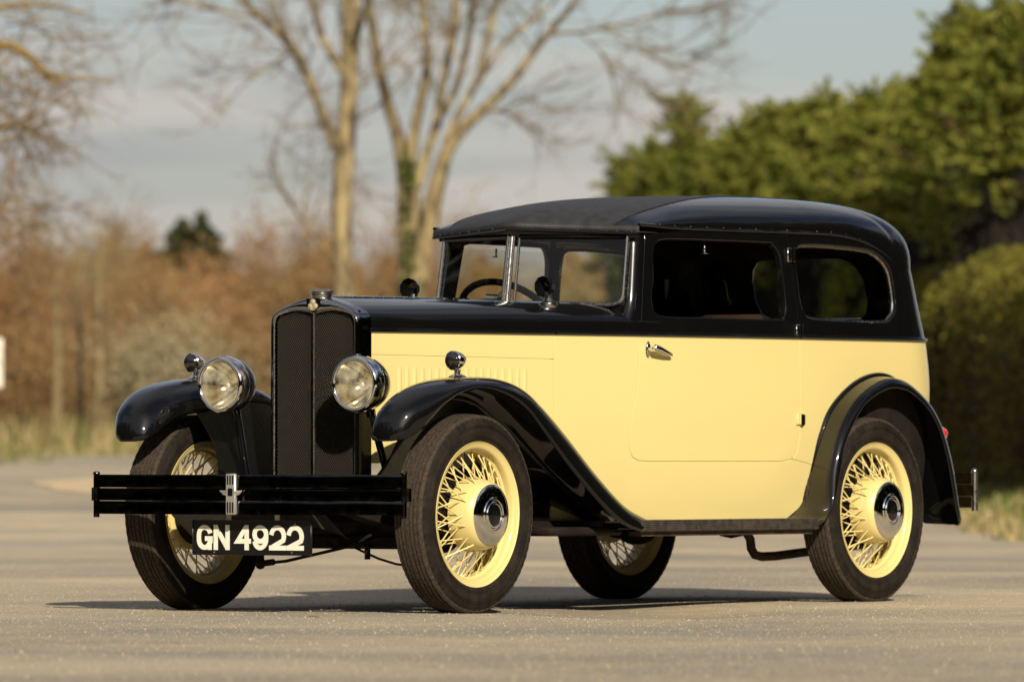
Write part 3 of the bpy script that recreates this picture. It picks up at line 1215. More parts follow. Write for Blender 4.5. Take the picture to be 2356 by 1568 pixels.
fw = [((.405, .505, .572), (.410, .532, .570), (.405, .560, .572)),
      ((.385, .470, .577), (.408, .532, .605), (.372, .598, .581)),
      ((.352, .455, .592), (.398, .532, .645), (.327, .620, .608)),
      ((.312, .446, .615), (.367, .532, .688), (.287, .638, .645)),
      ((.250, .440, .648), (.277, .532, .738), (.235, .655, .693)),
      ((.185, .434, .663), (.167, .532, .768), (.140, .664, .735)),
      ((.050, .426, .680), (.027, .535, .783), (.030, .666, .750)),
      ((-.12, .420, .705), (-.138, .543, .783), (-.105, .666, .729)),
      ((-.26, .418, .695), (-.272, .553, .755), (-.225, .666, .682)),
      ((-.38, .420, .645), (-.385, .560, .698), (-.335, .666, .600)),
      ((-.53, .428, .560), (-.510, .566, .616), (-.495, .666, .477)),
      ((-.71, .448, .440), (-.695, .570, .478), (-.675, .666, .357)),
      ((-.88, .470, .345), (-.880, .572, .360), (-.810, .666, .290)),
      ((-1.03, .505, .300), (-1.03, .583, .304), (-.930, .666, .262))]
gI, gC, gO = (catmull([s[k] for s in fw], 70) for k in range(3))
mb = MB()
rows = [section(a, b, c, p2=1.25) for a, b, c in zip(gI, gC, gO)]
mb.grid(rows, 0)
# inner apron from the wing down to the chassis
ap = []
for i in range(70):
    a = Vector(gI[i])
    if a.x > .17: continue
    t = min(1, (.17 - a.x) / .13)
    zb = .40 if a.x > -.6 else .40 - .25 * (-.6 - a.x)
    low = Vector((a.x - .03 + .10 * (1 - t) , .300 + .12 * max(0, (-.5 - a.x)), min(zb, a.z - .01)))
    row = []
    for k in range(9):
        s = k / 8
        p = a.lerp(low, s)
        p.x -= .055 * math.sin(math.pi * s) * (1 - min(1, (.17 - a.x) / .5))
        row.append(p)
    ap.append(row)
apm = MB(); apm.grid(ap, 0)
for k, sd in enumerate(pair(mb, 'front_wing', [M['black']], angle=60)):
    md = sd.modifiers.new('thick', 'SOLIDIFY'); md.thickness = .004; md.offset = 0
    a = apm if k == 0 else apm.mirror()
    a.build('wing_apron', [M['black']], sd, angle=60)
    # side lamp on the crown
    sl = MB()
    c = Vector((.012, .545, .840)); ax = Vector((1, 0, 0))
    sl.lathe([(.0305, .022), (.0325, .020), (.0325, .012), (.031, .002), (.0275, -.014), (.021, -.032), (.013, -.046), (.007, -.054), (.0, -.056)], c, ax, 24, 0)
    sl.tube([c + Vector((-.008, 0, -.028)), c + Vector((-.008, 0, -.042)), c + Vector((-.008, 0, -.052))], [.013, .010, .017], 14, 0)
    sl.lathe([(.0, .006), (.018, .004), (.026, .000), (.032, -.004), (.032, -.012)], c + Vector((-.008, 0, -.050)), (0, 0, 1), 20, 0)
    sl.lathe([(.0, .036), (.012, .0345), (.022, .031), (.028, .026), (.0300, .021)], c, ax, 24, 1)
    if k: sl = sl.mirror()
    sl.build('side_lamp', [M['chrome'], M['darklens']], sd)

rw = [((-2.075, 0.475, 0.29), (-2.093, 0.628, 0.285), (-2.026, 0.664, 0.266)),
      ((-2.135, 0.49, 0.31), (-2.13, 0.636, 0.315), (-2.096, 0.666, 0.29)),
      ((-2.192, 0.502, 0.356), (-2.153, 0.638, 0.372), (-2.154, 0.667, 0.345)),
      ((-2.222, 0.525, 0.471), (-2.172, 0.638, 0.47), (-2.194, 0.667, 0.455)),
      ((-2.256, 0.548, 0.599), (-2.214, 0.638, 0.58), (-2.226, 0.667, 0.556)),
      ((-2.308, 0.557, 0.688), (-2.28, 0.638, 0.668), (-2.3, 0.667, 0.648)),
      ((-2.42, 0.565, 0.766), (-2.378, 0.638, 0.743), (-2.376, 0.667, 0.714)),
      ((-2.54, 0.568, 0.806), (-2.528, 0.636, 0.797), (-2.516, 0.667, 0.762)),
      ((-2.664, 0.567, 0.81), (-2.648, 0.633, 0.798), (-2.626, 0.667, 0.762)),
      ((-2.79, 0.55, 0.77), (-2.748, 0.63, 0.766), (-2.716, 0.667, 0.735)),
      ((-2.89, 0.515, 0.69), (-2.853, 0.628, 0.706), (-2.811, 0.667, 0.682)),
      ((-2.96, 0.485, 0.58), (-2.928, 0.628, 0.63), (-2.888, 0.667, 0.595)),
      ((-3.01, 0.455, 0.45), (-2.996, 0.628, 0.51), (-2.944, 0.667, 0.47)),
      ((-3.04, 0.445, 0.35), (-3.043, 0.626, 0.37), (-2.986, 0.666, 0.34)),
      ((-3.048, 0.46, 0.3), (-3.078, 0.608, 0.29), (-3.021, 0.659, 0.278)),
      ((-3.04, 0.505, 0.278), (-3.08, 0.588, 0.272), (-3.041, 0.634, 0.271))]
gI, gC, gO = (catmull([s[k] for s in rw], 80) for k in range(3))
mb = MB()
arch_m = MB()
al = [(-p[0] + .035, max(.296, p[2])) for p in gI[::3] if p[2] > .30 and p[0] > -2.75]
al = [(al[0][0], .295)] + al + [(2.80, .765), (2.95, .72), (3.12, .62), (3.26, .46), (3.30, .295)]
panel(arch_m, al, rim=0, off=.004)
pair(arch_m, 'wheel_arch', [M['under']], angle=None)
rows = []
for a, b, c in zip(gI, gC, gO):
    I, Cc, O = Vector(a), Vector(b), Vector(c)
    out = []
    for k in range(10):
        s = k / 10
        p = I.lerp(Cc, s)
        out.append(p - Vector((0, 0, 0)))
    for k in range(12):
        th = math.pi / 2 * k / 11
        d = O - Cc
        out.append(Vector((Cc.x + d.x * (1 - math.cos(th)), Cc.y + d.y * math.sin(th), Cc.z + d.z * (1 - math.cos(th)))))
    rows.append(out)
mb.grid(rows, 0)
mb.tube([Vector(p) + Vector((0, .004, 0)) for p in gI[:58]], .0095, 8)      # welt against the body
for k, sd in enumerate(pair(mb, 'rear_wing', [M['black']], angle=70)):
    md = sd.modifiers.new('thick', 'SOLIDIFY'); md.thickness = .004; md.offset = 0
    t = MB()
    t.lathe([(.0, -.03), (.020, -.028), (.026, -.016), (.028, .0), (.028, .02)], (-3.004, .588, .602), (1, 0, -.15), 18, 0, fn=None)
    t.lathe([(.028, .02), (.03, .03), (.024, .05)], (-3.004, .588, .602), (1, 0, -.15), 18, 1)
    if k: t = t.mirror()
    t.build('tail_lamp', [M['red'], M['black']], sd)

# ---- running boards with ribbed edge
mb = MB()
mb.box((-1.50, .582, .282), (1.16, .15, .022), 0, bevel=.004)
for k in range(6):
    mb.tube([(-.925, .662, .300 - k * .0062), (-2.060, .662, .300 - k * .0062)], .0038, 6, 1)
mb.box((-1.48, .656, .283), (1.15, .010, .040), 1)
mb.box((-1.5, .62, .255), (1.10, .05, .016), 2)
pair(mb, 'running_board', [M['black'], M['rib'], M['rust']])

# ---- headlamps
for s in (1, -1):
    mb = MB()
    c = Vector((.212, .279 * s, .762)); ax = Vector((1, 0, 0))
    mb.lathe([(.092, .0), (.0945, -.018), (.094, -.035), (.089, -.062), (.077, -.090), (.058, -.113), (.034, -.127), (.012, -.133), (.0, -.133)], c, ax, 48, 0)
    mb.tube([c + Vector((-.075, 0, -.075)), c + Vector((-.085, 0, -.108))], [.02, .014], 12, 0)
    lamp = mb.build('headlamp', [M['black']], car, angle=60)
    r_ = MB()
    r_.lathe([(.078, .010), (.080, .015), (.085, .0165), (.0905, .014), (.0945, .006), (.0962, -.006), (.0962, -.030), (.0945, -.033), (.0935, -.030)], c, ax, 64, 0)
    r_.box(c + Vector((-.012, 0, .097)), (.018, .012, .006), bevel=.002)
    r_.build('lamp_rim', [M['chrome']], lamp, angle=60)
    b_ = MB()
    b_.lathe([(.080, .006)] + [(.080 * (1 - i / 12), -.078 + .084 * (1 - i / 12) ** 2) for i in range(1, 12)] + [(.004, -.078)], c, ax, 48, 0)
    b_.sphere(c + Vector((-.045, 0, 0)), .011, 1, 12)
    b_.tube([c + Vector((-.078, 0, 0)), c + Vector((-.05, 0, 0))], .007, 8, 0)
    b_.build('lamp_reflector', [M['reflector'], M['white']], lamp, angle=60)
    l_ = MB()
    l_.lathe([(.080, .009), (.06, .013), (.04, .0155), (.02, .0165), (.0, .017)], c, ax, 48, 0)
    l_.build('lamp_lens', [M['lens']], lamp)
    t_ = MB()
    t_.tube([c + Vector((-.085, 0, -.085)), (.095, .284 * s, .58), (.050, .295 * s, .45), (.035, .298 * s, .40)], [.012, .0125, .0135, .015], 12)
    t_.build('lamp_stalk', [M['black']], lamp)

# ---- scuttle ventilators: faceted horn-shaped cowls
for s in (1, -1):
    mb = MB()
    c = Vector((-.905, .285 * s, 1.106))
    mb.lathe([(.0, -.018), (.024, -.016), (.033, .0), (.0375, .022), (.0365, .023), (.031, .004), (.022, -.010), (.0, -.013)], c, (1, -.10 * s, .0), 10, 0)
    mb.tube([c + Vector((-.012, 0, -.02)), (c.x - .010, c.y, 1.068), (c.x - .010, c.y, 1.055)], [.014, .0125, .020], 14, 1)
    mb.lathe([(.0, .010), (.014, .009), (.022, .004), (.032, .0), (.033, -.007), (.030, -.018)], (c.x - .010, c.y, 1.050), (0, 0, 1), 22, 1)
    mb.build('scuttle_lamp', [M['black'], M['dull_chrome']], scuttle, angle=25)

# ---- wheels
def make_wheel(x, y, s, camber=0.0, steer=0.0, spin=0.0):
    """s: +1 the outer face looks to +y"""
    w = bpy.data.objects.new('wheel', None)
    col.objects.link(w)
    w.parent = car
    w.location = (x, y, RT)
    w.rotation_euler = (0, 0, steer)
    RO = .3335
    SEG = 264
    # tyre: profile (radius, y) from inner bead over the tread to outer bead; grooves zig-zag
    prof = [(.236, -.050), (.243, -.055), (.258, -.062), (.280, -.0655), (.300, -.064), (.313, -.060), (.3205, -.056)]
    tread = []
    edges_ = [-.054, -.041, -.0375, -.0245, -.021, -.007, -.0035, .0035, .007, .021, .0245, .0375, .041, .054]
    # ribs between grooves
    cur = []
    ribs = [(-.054, -.0405), (-.0365, -.0235), (-.0195, -.0065), (-.0025, .0025), (.0065, .0195), (.0235, .0365), (.0405, .054)]
    ribs = [(-.055, -.0415), (-.0378, -.0265), (-.0225, -.0120), (-.0082, .0082), (.0120, .0225), (.0265, .0378), (.0415, .055)]
    for i, (a, b) in enumerate(ribs):
        crown = lambda yy: RO - .0045 * (yy / .055) ** 2 - (.004 if abs(yy) > .05 else 0)
        if i: tread.append((crown(a) - .008, a - .0003, 1))
        tread.append((crown(a), a, 1)); tread.append((crown((a + b) / 2) + .0005, (a + b) / 2, 0)); tread.append((crown(b), b, 1))
        if i < len(ribs) - 1: tread.append((crown(b) - .008, b + .0003, 1))
    prof = [(r, h, 0) for r, h in prof] + tread + [(r, -h, 0) for r, h in prof[::-1]]
    t = MB()
    A = Vector((0, 1, 0))
    rows = []
    for (r, h, zz) in prof:
        row = []
        for j in range(SEG):
            hh, rr = h, r
            if zz and abs(h) < .05:
                hh += (-.0011, 0, .0011, 0)[j % 4]
            if not zz and .3 < r < .325 and (j % 4) < 2:
                rr -= .0018; hh -= math.copysign(.0016, h)
            if zz and abs(h) > .05 and (j % 4) < 2:
                rr -= .0014
            a = 2 * math.pi * j / SEG
            px, pz = rr * math.sin(a), rr * math.cos(a)
            low = -(RT - .001)
            if pz < low + .012:                                    # flattened where it stands
                sq = (low + .012 - pz)
                pz = max(pz, low) if pz < low else pz
                hh *= 1 + .9 * max(0, sq)
            row.append((px, hh * s, pz))
        rows.append(row)
    n_s = 7
    for i in range(len(rows) - 1):
        on_tread = n_s - 1 <= i < len(rows) - n_s
        t.grid([rows[i], rows[i + 1]], 1 if on_tread else 0, close_v=True, flip=(s > 0))
    # rings moulded on the sidewall
    for rr in (.256, .262, .291, .297):
        hh = .0625 if rr < .27 else .0655
        t.lathe([(rr - .0012, hh - .001), (rr, hh + .0012), (rr + .0012, hh - .001)], (0, 0, 0), (0, s, 0), 96, 0)
        t.lathe([(rr - .0012, -hh + .001), (rr, -hh - .0012), (rr + .0012, -hh + .001)], (0, 0, 0), (0, s, 0), 96, 0)
    ty = t.build('tyre', [M['rubber'], M['tread']], w, angle=35)
    # rim
    rm = MB()
    pr = [(.2375, .0535), (.2425, .0575), (.2437, .0545), (.2425, .0500), (.236, .0485), (.227, .047), (.2235, .040), (.2225, .022), (.213, .016), (.2115, 0), (.213, -.016), (.2225, -.022), (.2235, -.040), (.227, -.047), (.236, -.0485), (.2425, -.0500), (.2437, -.0545), (.2425, -.0575), (.2375, -.0535)]
    pi = [(.2375, .0535), (.233, .0505), (.2245, .0495), (.2185, .043), (.2170, .024), (.2085, .018), (.2075, 0), (.2085, -.018), (.2170, -.024), (.2185, -.043), (.2245, -.0495), (.233, -.0505), (.2375, -.0535)]
    rm.lathe(pr, (0, 0, 0), (0, s, 0), 96, 0)
    rm.lathe(pi[::-1], (0, 0, 0), (0, s, 0), 96, 0)
    rm.build('rim', [M['yellow_wheel']], w, angle=50)
    # hub
    hb = MB()
    hb.lathe([(.04, .014), (.112, .014), (.1225, .018), (.1245, .024), (.1235, .040), (.1205, .065), (.1145, .090), (.107, .103), (.100, .108), (.05, .108)][::-1], (0, 0, 0), (0, s, 0), 64, 0)
    dr = MB()
    dr.lathe([(.05, -.075), (.100, -.070), (.108, -.05), (.108, .006), (.09, .0138)][::-1], (0, 0, 0), (0, s, 0), 48, 0)
    dr.build('brake_drum', [M['under']], w, angle=50)
    hub = hb.build('hub', [M['yellow_wheel']], w, angle=50)
    cp = MB()
    cp.lathe([(.101, .1065), (.102, .109), (.0985, .1125), (.085, .1165), (.066, .1200), (.060, .1205), (.0575, .1240), (.0525, .1245), (.0505, .1215), (.0455, .1220), (.043, .1255), (.0385, .1262), (.0365, .1240)][::-1], (0, 0, 0), (0, s, 0), 64, 0)
    cp.lathe([(.0365, .1240), (.030, .1250), (.015, .1265), (.0, .127)][::-1], (0, 0, 0), (0, s, 0), 40, 1)
    # a worn cast monogram in the middle of the cap
    for (a, b, c_, d) in ((-.016, -.012, -.006, .014), (-.006, .014, .002, -.010), (.002, -.010, .010, .012), (.010, .012, .018, -.008), (-.018, .002, .018, .006)):
        cp.tube([(a, .1268 * s, b), (c_, .1268 * s, d)], .0014, 6, 3)
    cp.build('hub_cap', [M['chrome'], M['black'], M['dull_chrome'], M['bumper']], hub, angle=30)
    # wire spokes
    sk = MB(); nip = MB()
    def spoke(a0, r0, h0, a1, r1, h1):
        p = Vector((r0 * math.sin(a0), h0 * s, r0 * math.cos(a0)))
        q = Vector((r1 * math.sin(a1), h1 * s, r1 * math.cos(a1)))
        sk.tube([p, q], .0024, 6, 0, caps=True)
        d = (p - q).normalized()
        sk.tube([p + d * .002, p - d * .013], [.0058, .0034], 8, 0)
    N = 36
    for i in range(N):
        a = 2 * math.pi * (i + .25) / N + spin
        k = -1 if i % 2 else 1
        if (i // 2) % 2 == 0:
            spoke(a, .2110, .014, a + k * R(16), .1215, .058 if k > 0 else .062)
        else:
            spoke(a, .2110, .010, a + k * R(14), .1165, .083 if k > 0 else .078)
    for i in range(N):
        a = 2 * math.pi * (i + .75) / N + spin
        k = -1 if i % 2 else 1
        spoke(a, .2110, -.012, a + k * R(19), .1235, .024 if k > 0 else .028)
    sk.build('spokes', [M['yellow_wheel']], w, angle=60)
    return w


tilt = R(1.3)
wf = []
for (x, y, s, c) in ((0, YW, 1, 1), (0, -.545, -1, 1), (-WB, YW, 1, 0), (-WB - .01, -.505, -1, 0)):
    w = make_wheel(x, y, s, spin=.3 * x + y)
    # a trace of positive camber on the steered wheels
    if c:
        w.rotation_euler = (-tilt * s, 0, 0)
        w.location.y += 0.004 * s

# ---- axles, chassis and everything under the floor
mb = MB()
ra = MB()
mb.box((0, 0, .235), (.045, .90, .05), 0, bevel=.01)                # front axle beam
for s in (1, -1):
    mb.tube([(0, .42 * s, .235), (0, .47 * s, .30), (0, .50 * s, .33)], .028, 8)
    mb.lathe([(.0, -.02), (.125, -.02), (.130, 0), (.130, .035), (.06, .05), (0, .05)], (0, (.455 if s > 0 else .435) * s, RT), (0, s, 0), 32, 0)
    ra.lathe([(.0, -.02), (.125, -.02), (.130, 0), (.130, .035), (.06, .05), (0, .05)], (-WB, (.455 if s > 0 else .40) * s, RT), (0, s, 0), 32, 0)
    mb.tube([(.47, .30 * s, .385), (.25, .305 * s, .33), (0, .31 * s, .285), (-.28, .305 * s, .33), (-.45, .30 * s, .38)], .022, 6, flat=1.2)   # leaf spring
    ra.tube([(-1.95, .42 * s, .30), (-2.3, .42 * s, .27), (-WB, .42 * s, .26), (-2.9, .42 * s, .33)], .024, 6, flat=1.2)
ra.tube([(-WB, -.5, RT), (-WB, .5, RT)], .035, 10)
ra.sphere((-WB, 0, RT), .105, 0, 16)
mb.build('front_axle', [M['under']], car)
ra.build('rear_axle', [M['under']], car)
mb = MB()
for s in (1, -1):
    mb.box((-1.2, .30 * s, .40), (3.3, .045, .09), 0)
    mb.box((-1.25, .36 * s, .285), (1.2, .14, .03), 0)
    mb.box((-.45, .30 * s, .36), (.6, .08, .16), 0, bevel=.02)
mb.box((-1.5, 0, .335), (1.9, .66, .03), 0)
mb.box((-.25, 0, .33), (.55, .30, .20), 0, bevel=.04)                # sump and bellhousing
mb.box((-.85, 0, .33), (.55, .24, .16), 0, bevel=.05)
mb.box((-1.55, -.15, .29), (.5, .28, .09), 0, bevel=.03)
mb.box((-1.85, .28, .285), (.24, .22, .07), 0, bevel=.02)
mb.box((-2.75, 0, .40), (.5, .7, .16), 0, bevel=.05)                 # tank
mb.tube([(-1.2, 0, .34), (-WB, 0, RT)], .03, 10)
mb.box((-.75, .5, .265), (.45, .12, .03), 0, bevel=.01)
mb.build('chassis', [M['under']], car)
mb = MB()
mb.tube([(-.3, .22, .33), (-1.4, .24, .29), (-2.12, .25, .275), (-2.22, .25, .255), (-2.255, .25, .225), (-2.262, .25, .19), (-2.285, .25, .168), (-2.33, .25, .161), (-2.42, .25, .162), (-3.05, .25, .20)], .0165, 12)
mb.build('exhaust_pipe', [M['rust']], car)
mb = MB()                                                          # steering rods and brake cable
mb.tube([(.10, -.185, .160), (.09, -.10, .168), (.05, .10, .212), (.02, .26, .250)], .0055, 8)
mb.sphere((.10, -.20, .158), .019, 0, 10)
mb.tube([(.10, -.19, .160), (.098, -.145, .165)], .011, 8)
mb.tube([(.10, -.20, .16), (.09, -.205, .20), (.06, -.20, .25)], [.014, .012, .016], 8)
mb.tube([(.02, .11, .225), (.02, .16, .205), (.015, .23, .178), (.01, .30, .160), (.0, .38, .152), (-.01, .42, .152)], .0042, 6)
mb.tube([(.03, .07, .245), (.03, .078, .21)], [.022, .010], 8)
mb.box((.03, .195, .20), (.012, .016, .05), 0)
mb.sphere((0, .425, .155), .018, 0, 8)
mb.build('steering_rods', [M['under']], car)
mb = MB()                                                          # apron between the dumb irons
rows = []
for i in range(9):
    t = i / 8
    x = .06 + .38 * t
    z = .455 - .05 * t - .03 * t * t
    rows.append([(x, y, z - .05 * (abs(y) / .32) ** 3) for y in (-.32, -.28, -.2, -.1, 0, .1, .2, .28, .32)])
for dz in (.02, .05, .08):
    rows.append([(.44 - dz * 1.6, y, .375 - dz - .05 * (abs(y) / .32) ** 3) for y in (-.32, -.28, -.2, -.1, 0, .1, .2, .28, .32)])
mb.grid(rows, 0, flip=True)
for s in (1, -1):
    mb.tube([(.05, .30 * s, .40), (.30, .30 * s, .405), (.44, .30 * s, .385), (.49, .30 * s, .38)], [.03, .028, .024, .016], 8)
mb.build('front_apron', [M['black']], car)

# ---- bumpers
def bar(mb, z0, z1, dx, ymax, xc, xe, sgn=1, th=.006, wrap=0.0):
    rows = []
    n = 48
    for i in range(n + 1):
        y = -ymax + 2 * ymax * i / n
        t = abs(y) / .636
        x = xc - (xc - xe) * t * t + dx
        sec = []
        for k in range(9):                                          # slightly crowned front face
            c = -1 + 2 * k / 8
            sec.append((x + sgn * (th / 2 - .0011 * c - .0005 * c * c - (.0012 if c == 1 else 0)), y, (z0 + z1) / 2 + c * (z1 - z0) / 2))
        sec += [(x - sgn * th / 2, y, z1), (x - sgn * th / 2, y, z0)]
        rows.append(sec)
    mb.grid(rows, 0, close_v=True, flip=(sgn > 0))


bars = []
root = bpy.data.objects.new('front_bumper', None); col.objects.link(root); root.parent = car
for (z0, z1, dx, ym) in ((.4165, .460, 0, .640), (.3275, .3715, 0, .640), (.3730, .4150, -.016, .640)):
    mb = MB(); bar(mb, z0, z1, dx, ym, .525, .448)
    mb.build('bumper_bar', [M['bumper']], root, angle=40)
for s in (1, -1):
    mb = MB()
    mb.tube([(.440, .636 * s, .316), (.440, .636 * s, .461)], .0105, 12)
    mb.lathe([(.0125, .0), (.013, .003), (.010, .008), (.0, .011)][::-1], (.440, .636 * s, .461), (0, 0, 1), 12, 0)
    mb.tube([(.432, .645 * s, .372), (.432, .645 * s, .416)], .015, 12)
    mb.build('bumper_bolt', [M['bumper']], root)
mb = MB()
mb.box((.533, 0, .3955), (.014, .040, .136), 0, bevel=.003)
for k in (-1, 0, 1):
    mb.box((.5405, k * .0105, .442), (.003, .005, .030), 1, bevel=.001)
    mb.box((.5405, k * .0105, .351), (.003, .005, .036), 1, bevel=.001)
mb.box((.540, 0, .402), (.006, .020, .026), 1, bevel=.005)
for s in (1, -1):
    rows = [[(.537, .016 * s, .408), (.543, .018 * s, .403), (.537, .016 * s, .390)], [(.536, .034 * s, .4075), (.541, .036 * s, .403), (.536, .032 * s, .393)], [(.535, .046 * s, .4085), (.537, .046 * s, .406), (.535, .043 * s, .402)]]
    mb.grid(rows, 0, flip=(s < 0))
mb.build('bumper_clamp', [mat('clamp_silver', (.62, .60, .55), .34, .75), M['void']], root)
for s in (1, -1):
    mb = MB()
    mb.box((.455, .30 * s, .392), (.05, .03, .05), 0, bevel=.004)
    mb.build('bumper_bracket', [M['under']], root)
root = bpy.data.objects.new('rear_bumper', None); col.objects.link(root); root.parent = car
for (z0, z1, dx) in ((.421, .461, 0), (.333, .373, 0), (.377, .417, .02)):
    mb = MB(); bar(mb, z0, z1, dx, .61, -3.30, -3.215, -1)
    mb.build('bumper_bar', [M['bumper']], root, angle=40)
for s in (1, -1):
    mb = MB()
    mb.tube([(-3.222, .606 * s, .322), (-3.222, .606 * s, .466)], .0125, 12)
    mb.sphere((-3.222, .606 * s, .466), .0125, 0, 10)
    mb.build('bumper_bolt', [M['dull_chrome']], root)
    mb = MB()
    mb.box((-3.18, .28 * s, .395), (.2, .03, .06), 0)
    mb.build('bumper_bracket', [M['under']], root)

# ---- number plate: strokes drawn as raised letters
def stroke(mb, path, w, x, dep=.003, closed=False):
    """path in (y, z); a flat ribbon with mitred corners, raised by dep"""
    P2 = [np.array(p, float) for p in path]
    n = len(P2)
    L, Rr = [], []
    for i in range(n):
        a = P2[i - 1] if (i > 0 or closed) else None
        b = P2[(i + 1) % n] if (i < n - 1 or closed) else None
        d1 = (P2[i] - a) / np.linalg.norm(P2[i] - a) if a is not None else None
        d2 = (b - P2[i]) / np.linalg.norm(b - P2[i]) if b is not None else None
        d1 = d2 if d1 is None else d1
        d2 = d1 if d2 is None else d2
        n1, n2 = np.array([-d1[1], d1[0]]), np.array([-d2[1], d2[0]])
        m = n1 + n2
        m /= np.linalg.norm(m)
        k = w / 2 / max(.35, float(m @ n1))
        L.append(P2[i] + m * k); Rr.append(P2[i] - m * k)
    rows = [[(x, l[0], l[1]) for l in L], [(x + dep, l[0], l[1]) for l in L], [(x + dep, r[0], r[1]) for r in Rr], [(x, r[0], r[1]) for r in Rr]]
    mb.grid([list(c) for c in zip(*rows)], 0, close_u=closed, flip=True)
    if not closed:
        o = len(mb.v) - 4 * n
        mb.f += [(o, o + 1, o + 2, o + 3)]; mb.m += [0]
        o += 4 * (n - 1)
        mb.f += [(o + 3, o + 2, o + 1, o)]; mb.m += [0]


def arc(cy, cz, ry, rz, a0, a1, n=14):
    return [(cy + ry * math.cos(R(a0 + (a1 - a0) * i / n)), cz + rz * math.sin(R(a0 + (a1 - a0) * i / n))) for i in range(n + 1)]


def glyph(ch, y0, w, z0, h, t):
    k = t / 2
    l, r_, b, tp = y0 + k, y0 + w - k, z0 + k, z0 + h - k
    cy, cz = (l + r_) / 2, (b + tp) / 2
    ry = (r_ - l) / 2
    if ch == 'G':
        a = arc(cy, tp - ry * 1.1, ry, ry * 1.1, 14, 180) + arc(cy, b + ry * 1.1, ry, ry * 1.1, 180, 300)
        return [a + [(r_, b + ry * .75), (r_, cz - .004), (cy + .002, cz - .004)], [(r_ - k * .4, b + ry * .8), (r_ - k * .4, b - k)]]
    if ch == 'N':
        return [[(l, z0), (l, z0 + h)], [(r_, z0), (r_, z0 + h)], [(l + k * .1, z0 + h - k * .9), (r_ - k * .1, z0 + k * .9)]]
    if ch == '4':
        x = r_ - t * .55
        return [[(x, z0), (x, z0 + h)], [(x - .001, tp + k * .3), (l + k * .3, b + h * .26), (r_ + k, b + h * .26)]]
    if ch == '9':
        rz = h * .275
        top = arc(cy, tp - rz, ry, rz, 0, 360, 26)[:-1]
        return [('c', top), [(r_, tp - rz), (r_, b + ry * 1.2)] + arc(cy, b + ry * 1.15, ry, ry * 1.15, 0, -168)]
    if ch == '2':
        rz = ry * 1.12
        a = arc(cy, tp - rz, ry, rz, 170, -28)
        return [a + [(l + k * .2, b + .001), ], [(y0, b), (y0 + w, b)]]


PX, PY = .052, .034
pl = MB()
pl.box((.410, 0, .2505), (.006, .492, .116), 0, bevel=.002)
for (c_, s_) in (((.414, 0, .3065), (.005, .492, .004)), ((.414, 0, .1945), (.005, .492, .004)), ((.414, .244, .2505), (.005, .004, .108)), ((.414, -.244, .2505), (.005, .004, .108))):
    pl.box(c_, s_, 0, bevel=.0012)
for y in (-.1, .1):
    pl.box((.405, y, .33), (.004, .02, .06), 1)
for (y, z) in ((-.155, .2015), (.165, .2015), (.18, .297)):
    pl.sphere((.414, y, z), .0035, 1, 8)
pl.v = [(x + PX, y + PY, z) for x, y, z in pl.v]
plate = pl.build('number_plate', [M['plateblack'], M['dull_chrome']], car)
lt = MB()
for ch_, y0, w in (('G', -.2260, .0640), ('N', -.1560, .0650), ('4', -.0670, .0640), ('9', .0045, .0640), ('2', .0735, .0680), ('2', .1445, .0700)):
    for k, st in enumerate(glyph(ch_, y0, w, .2095, .083, .0160)):
        x = .4134 + .0002 * k
        if isinstance(st, tuple):
            stroke(lt, st[1], .0160, x, closed=True)
        else:
            stroke(lt, st, .0160, x)
lt.v = [(x + PX, y + PY, z) for x, y, z in lt.v]
lt.build('plate_lettering', [M['white']], plate, smooth=False)

# ==================================================================== THE PLACE
def ground_z(s, r):
    side = smooth(4.5, -3.0, r) if True else 0
    z = smooth(34, 74, s) * (.10 + .44 * smooth(3.5, -2.5, r))
    if s > 74: z += (s - 74) * .0155
    z += .20 * smooth(2.9, 3.8, r) * smooth(44, 56, s) * (1 - smooth(66, 92, s))
    # the shallow trough between the near wheels
    a = math.exp(-((s - 26.4) / .9) ** 2 - ((r - .46) / .34) ** 2)
    z -= .042 * a
    z += .004 * math.sin(r * 2.1 + s * .7) * smooth(20, 24, s) * 0
    return z


VERGE = [(-60, 30), (20, 9.5), (38, 4.2), (45, 3.05), (52, 3.02), (58, 2.90), (63, 2.1), (67, 0), (70.5, -2.6), (73, -4.2), (76, -7), (80, -14), (85, -40)]


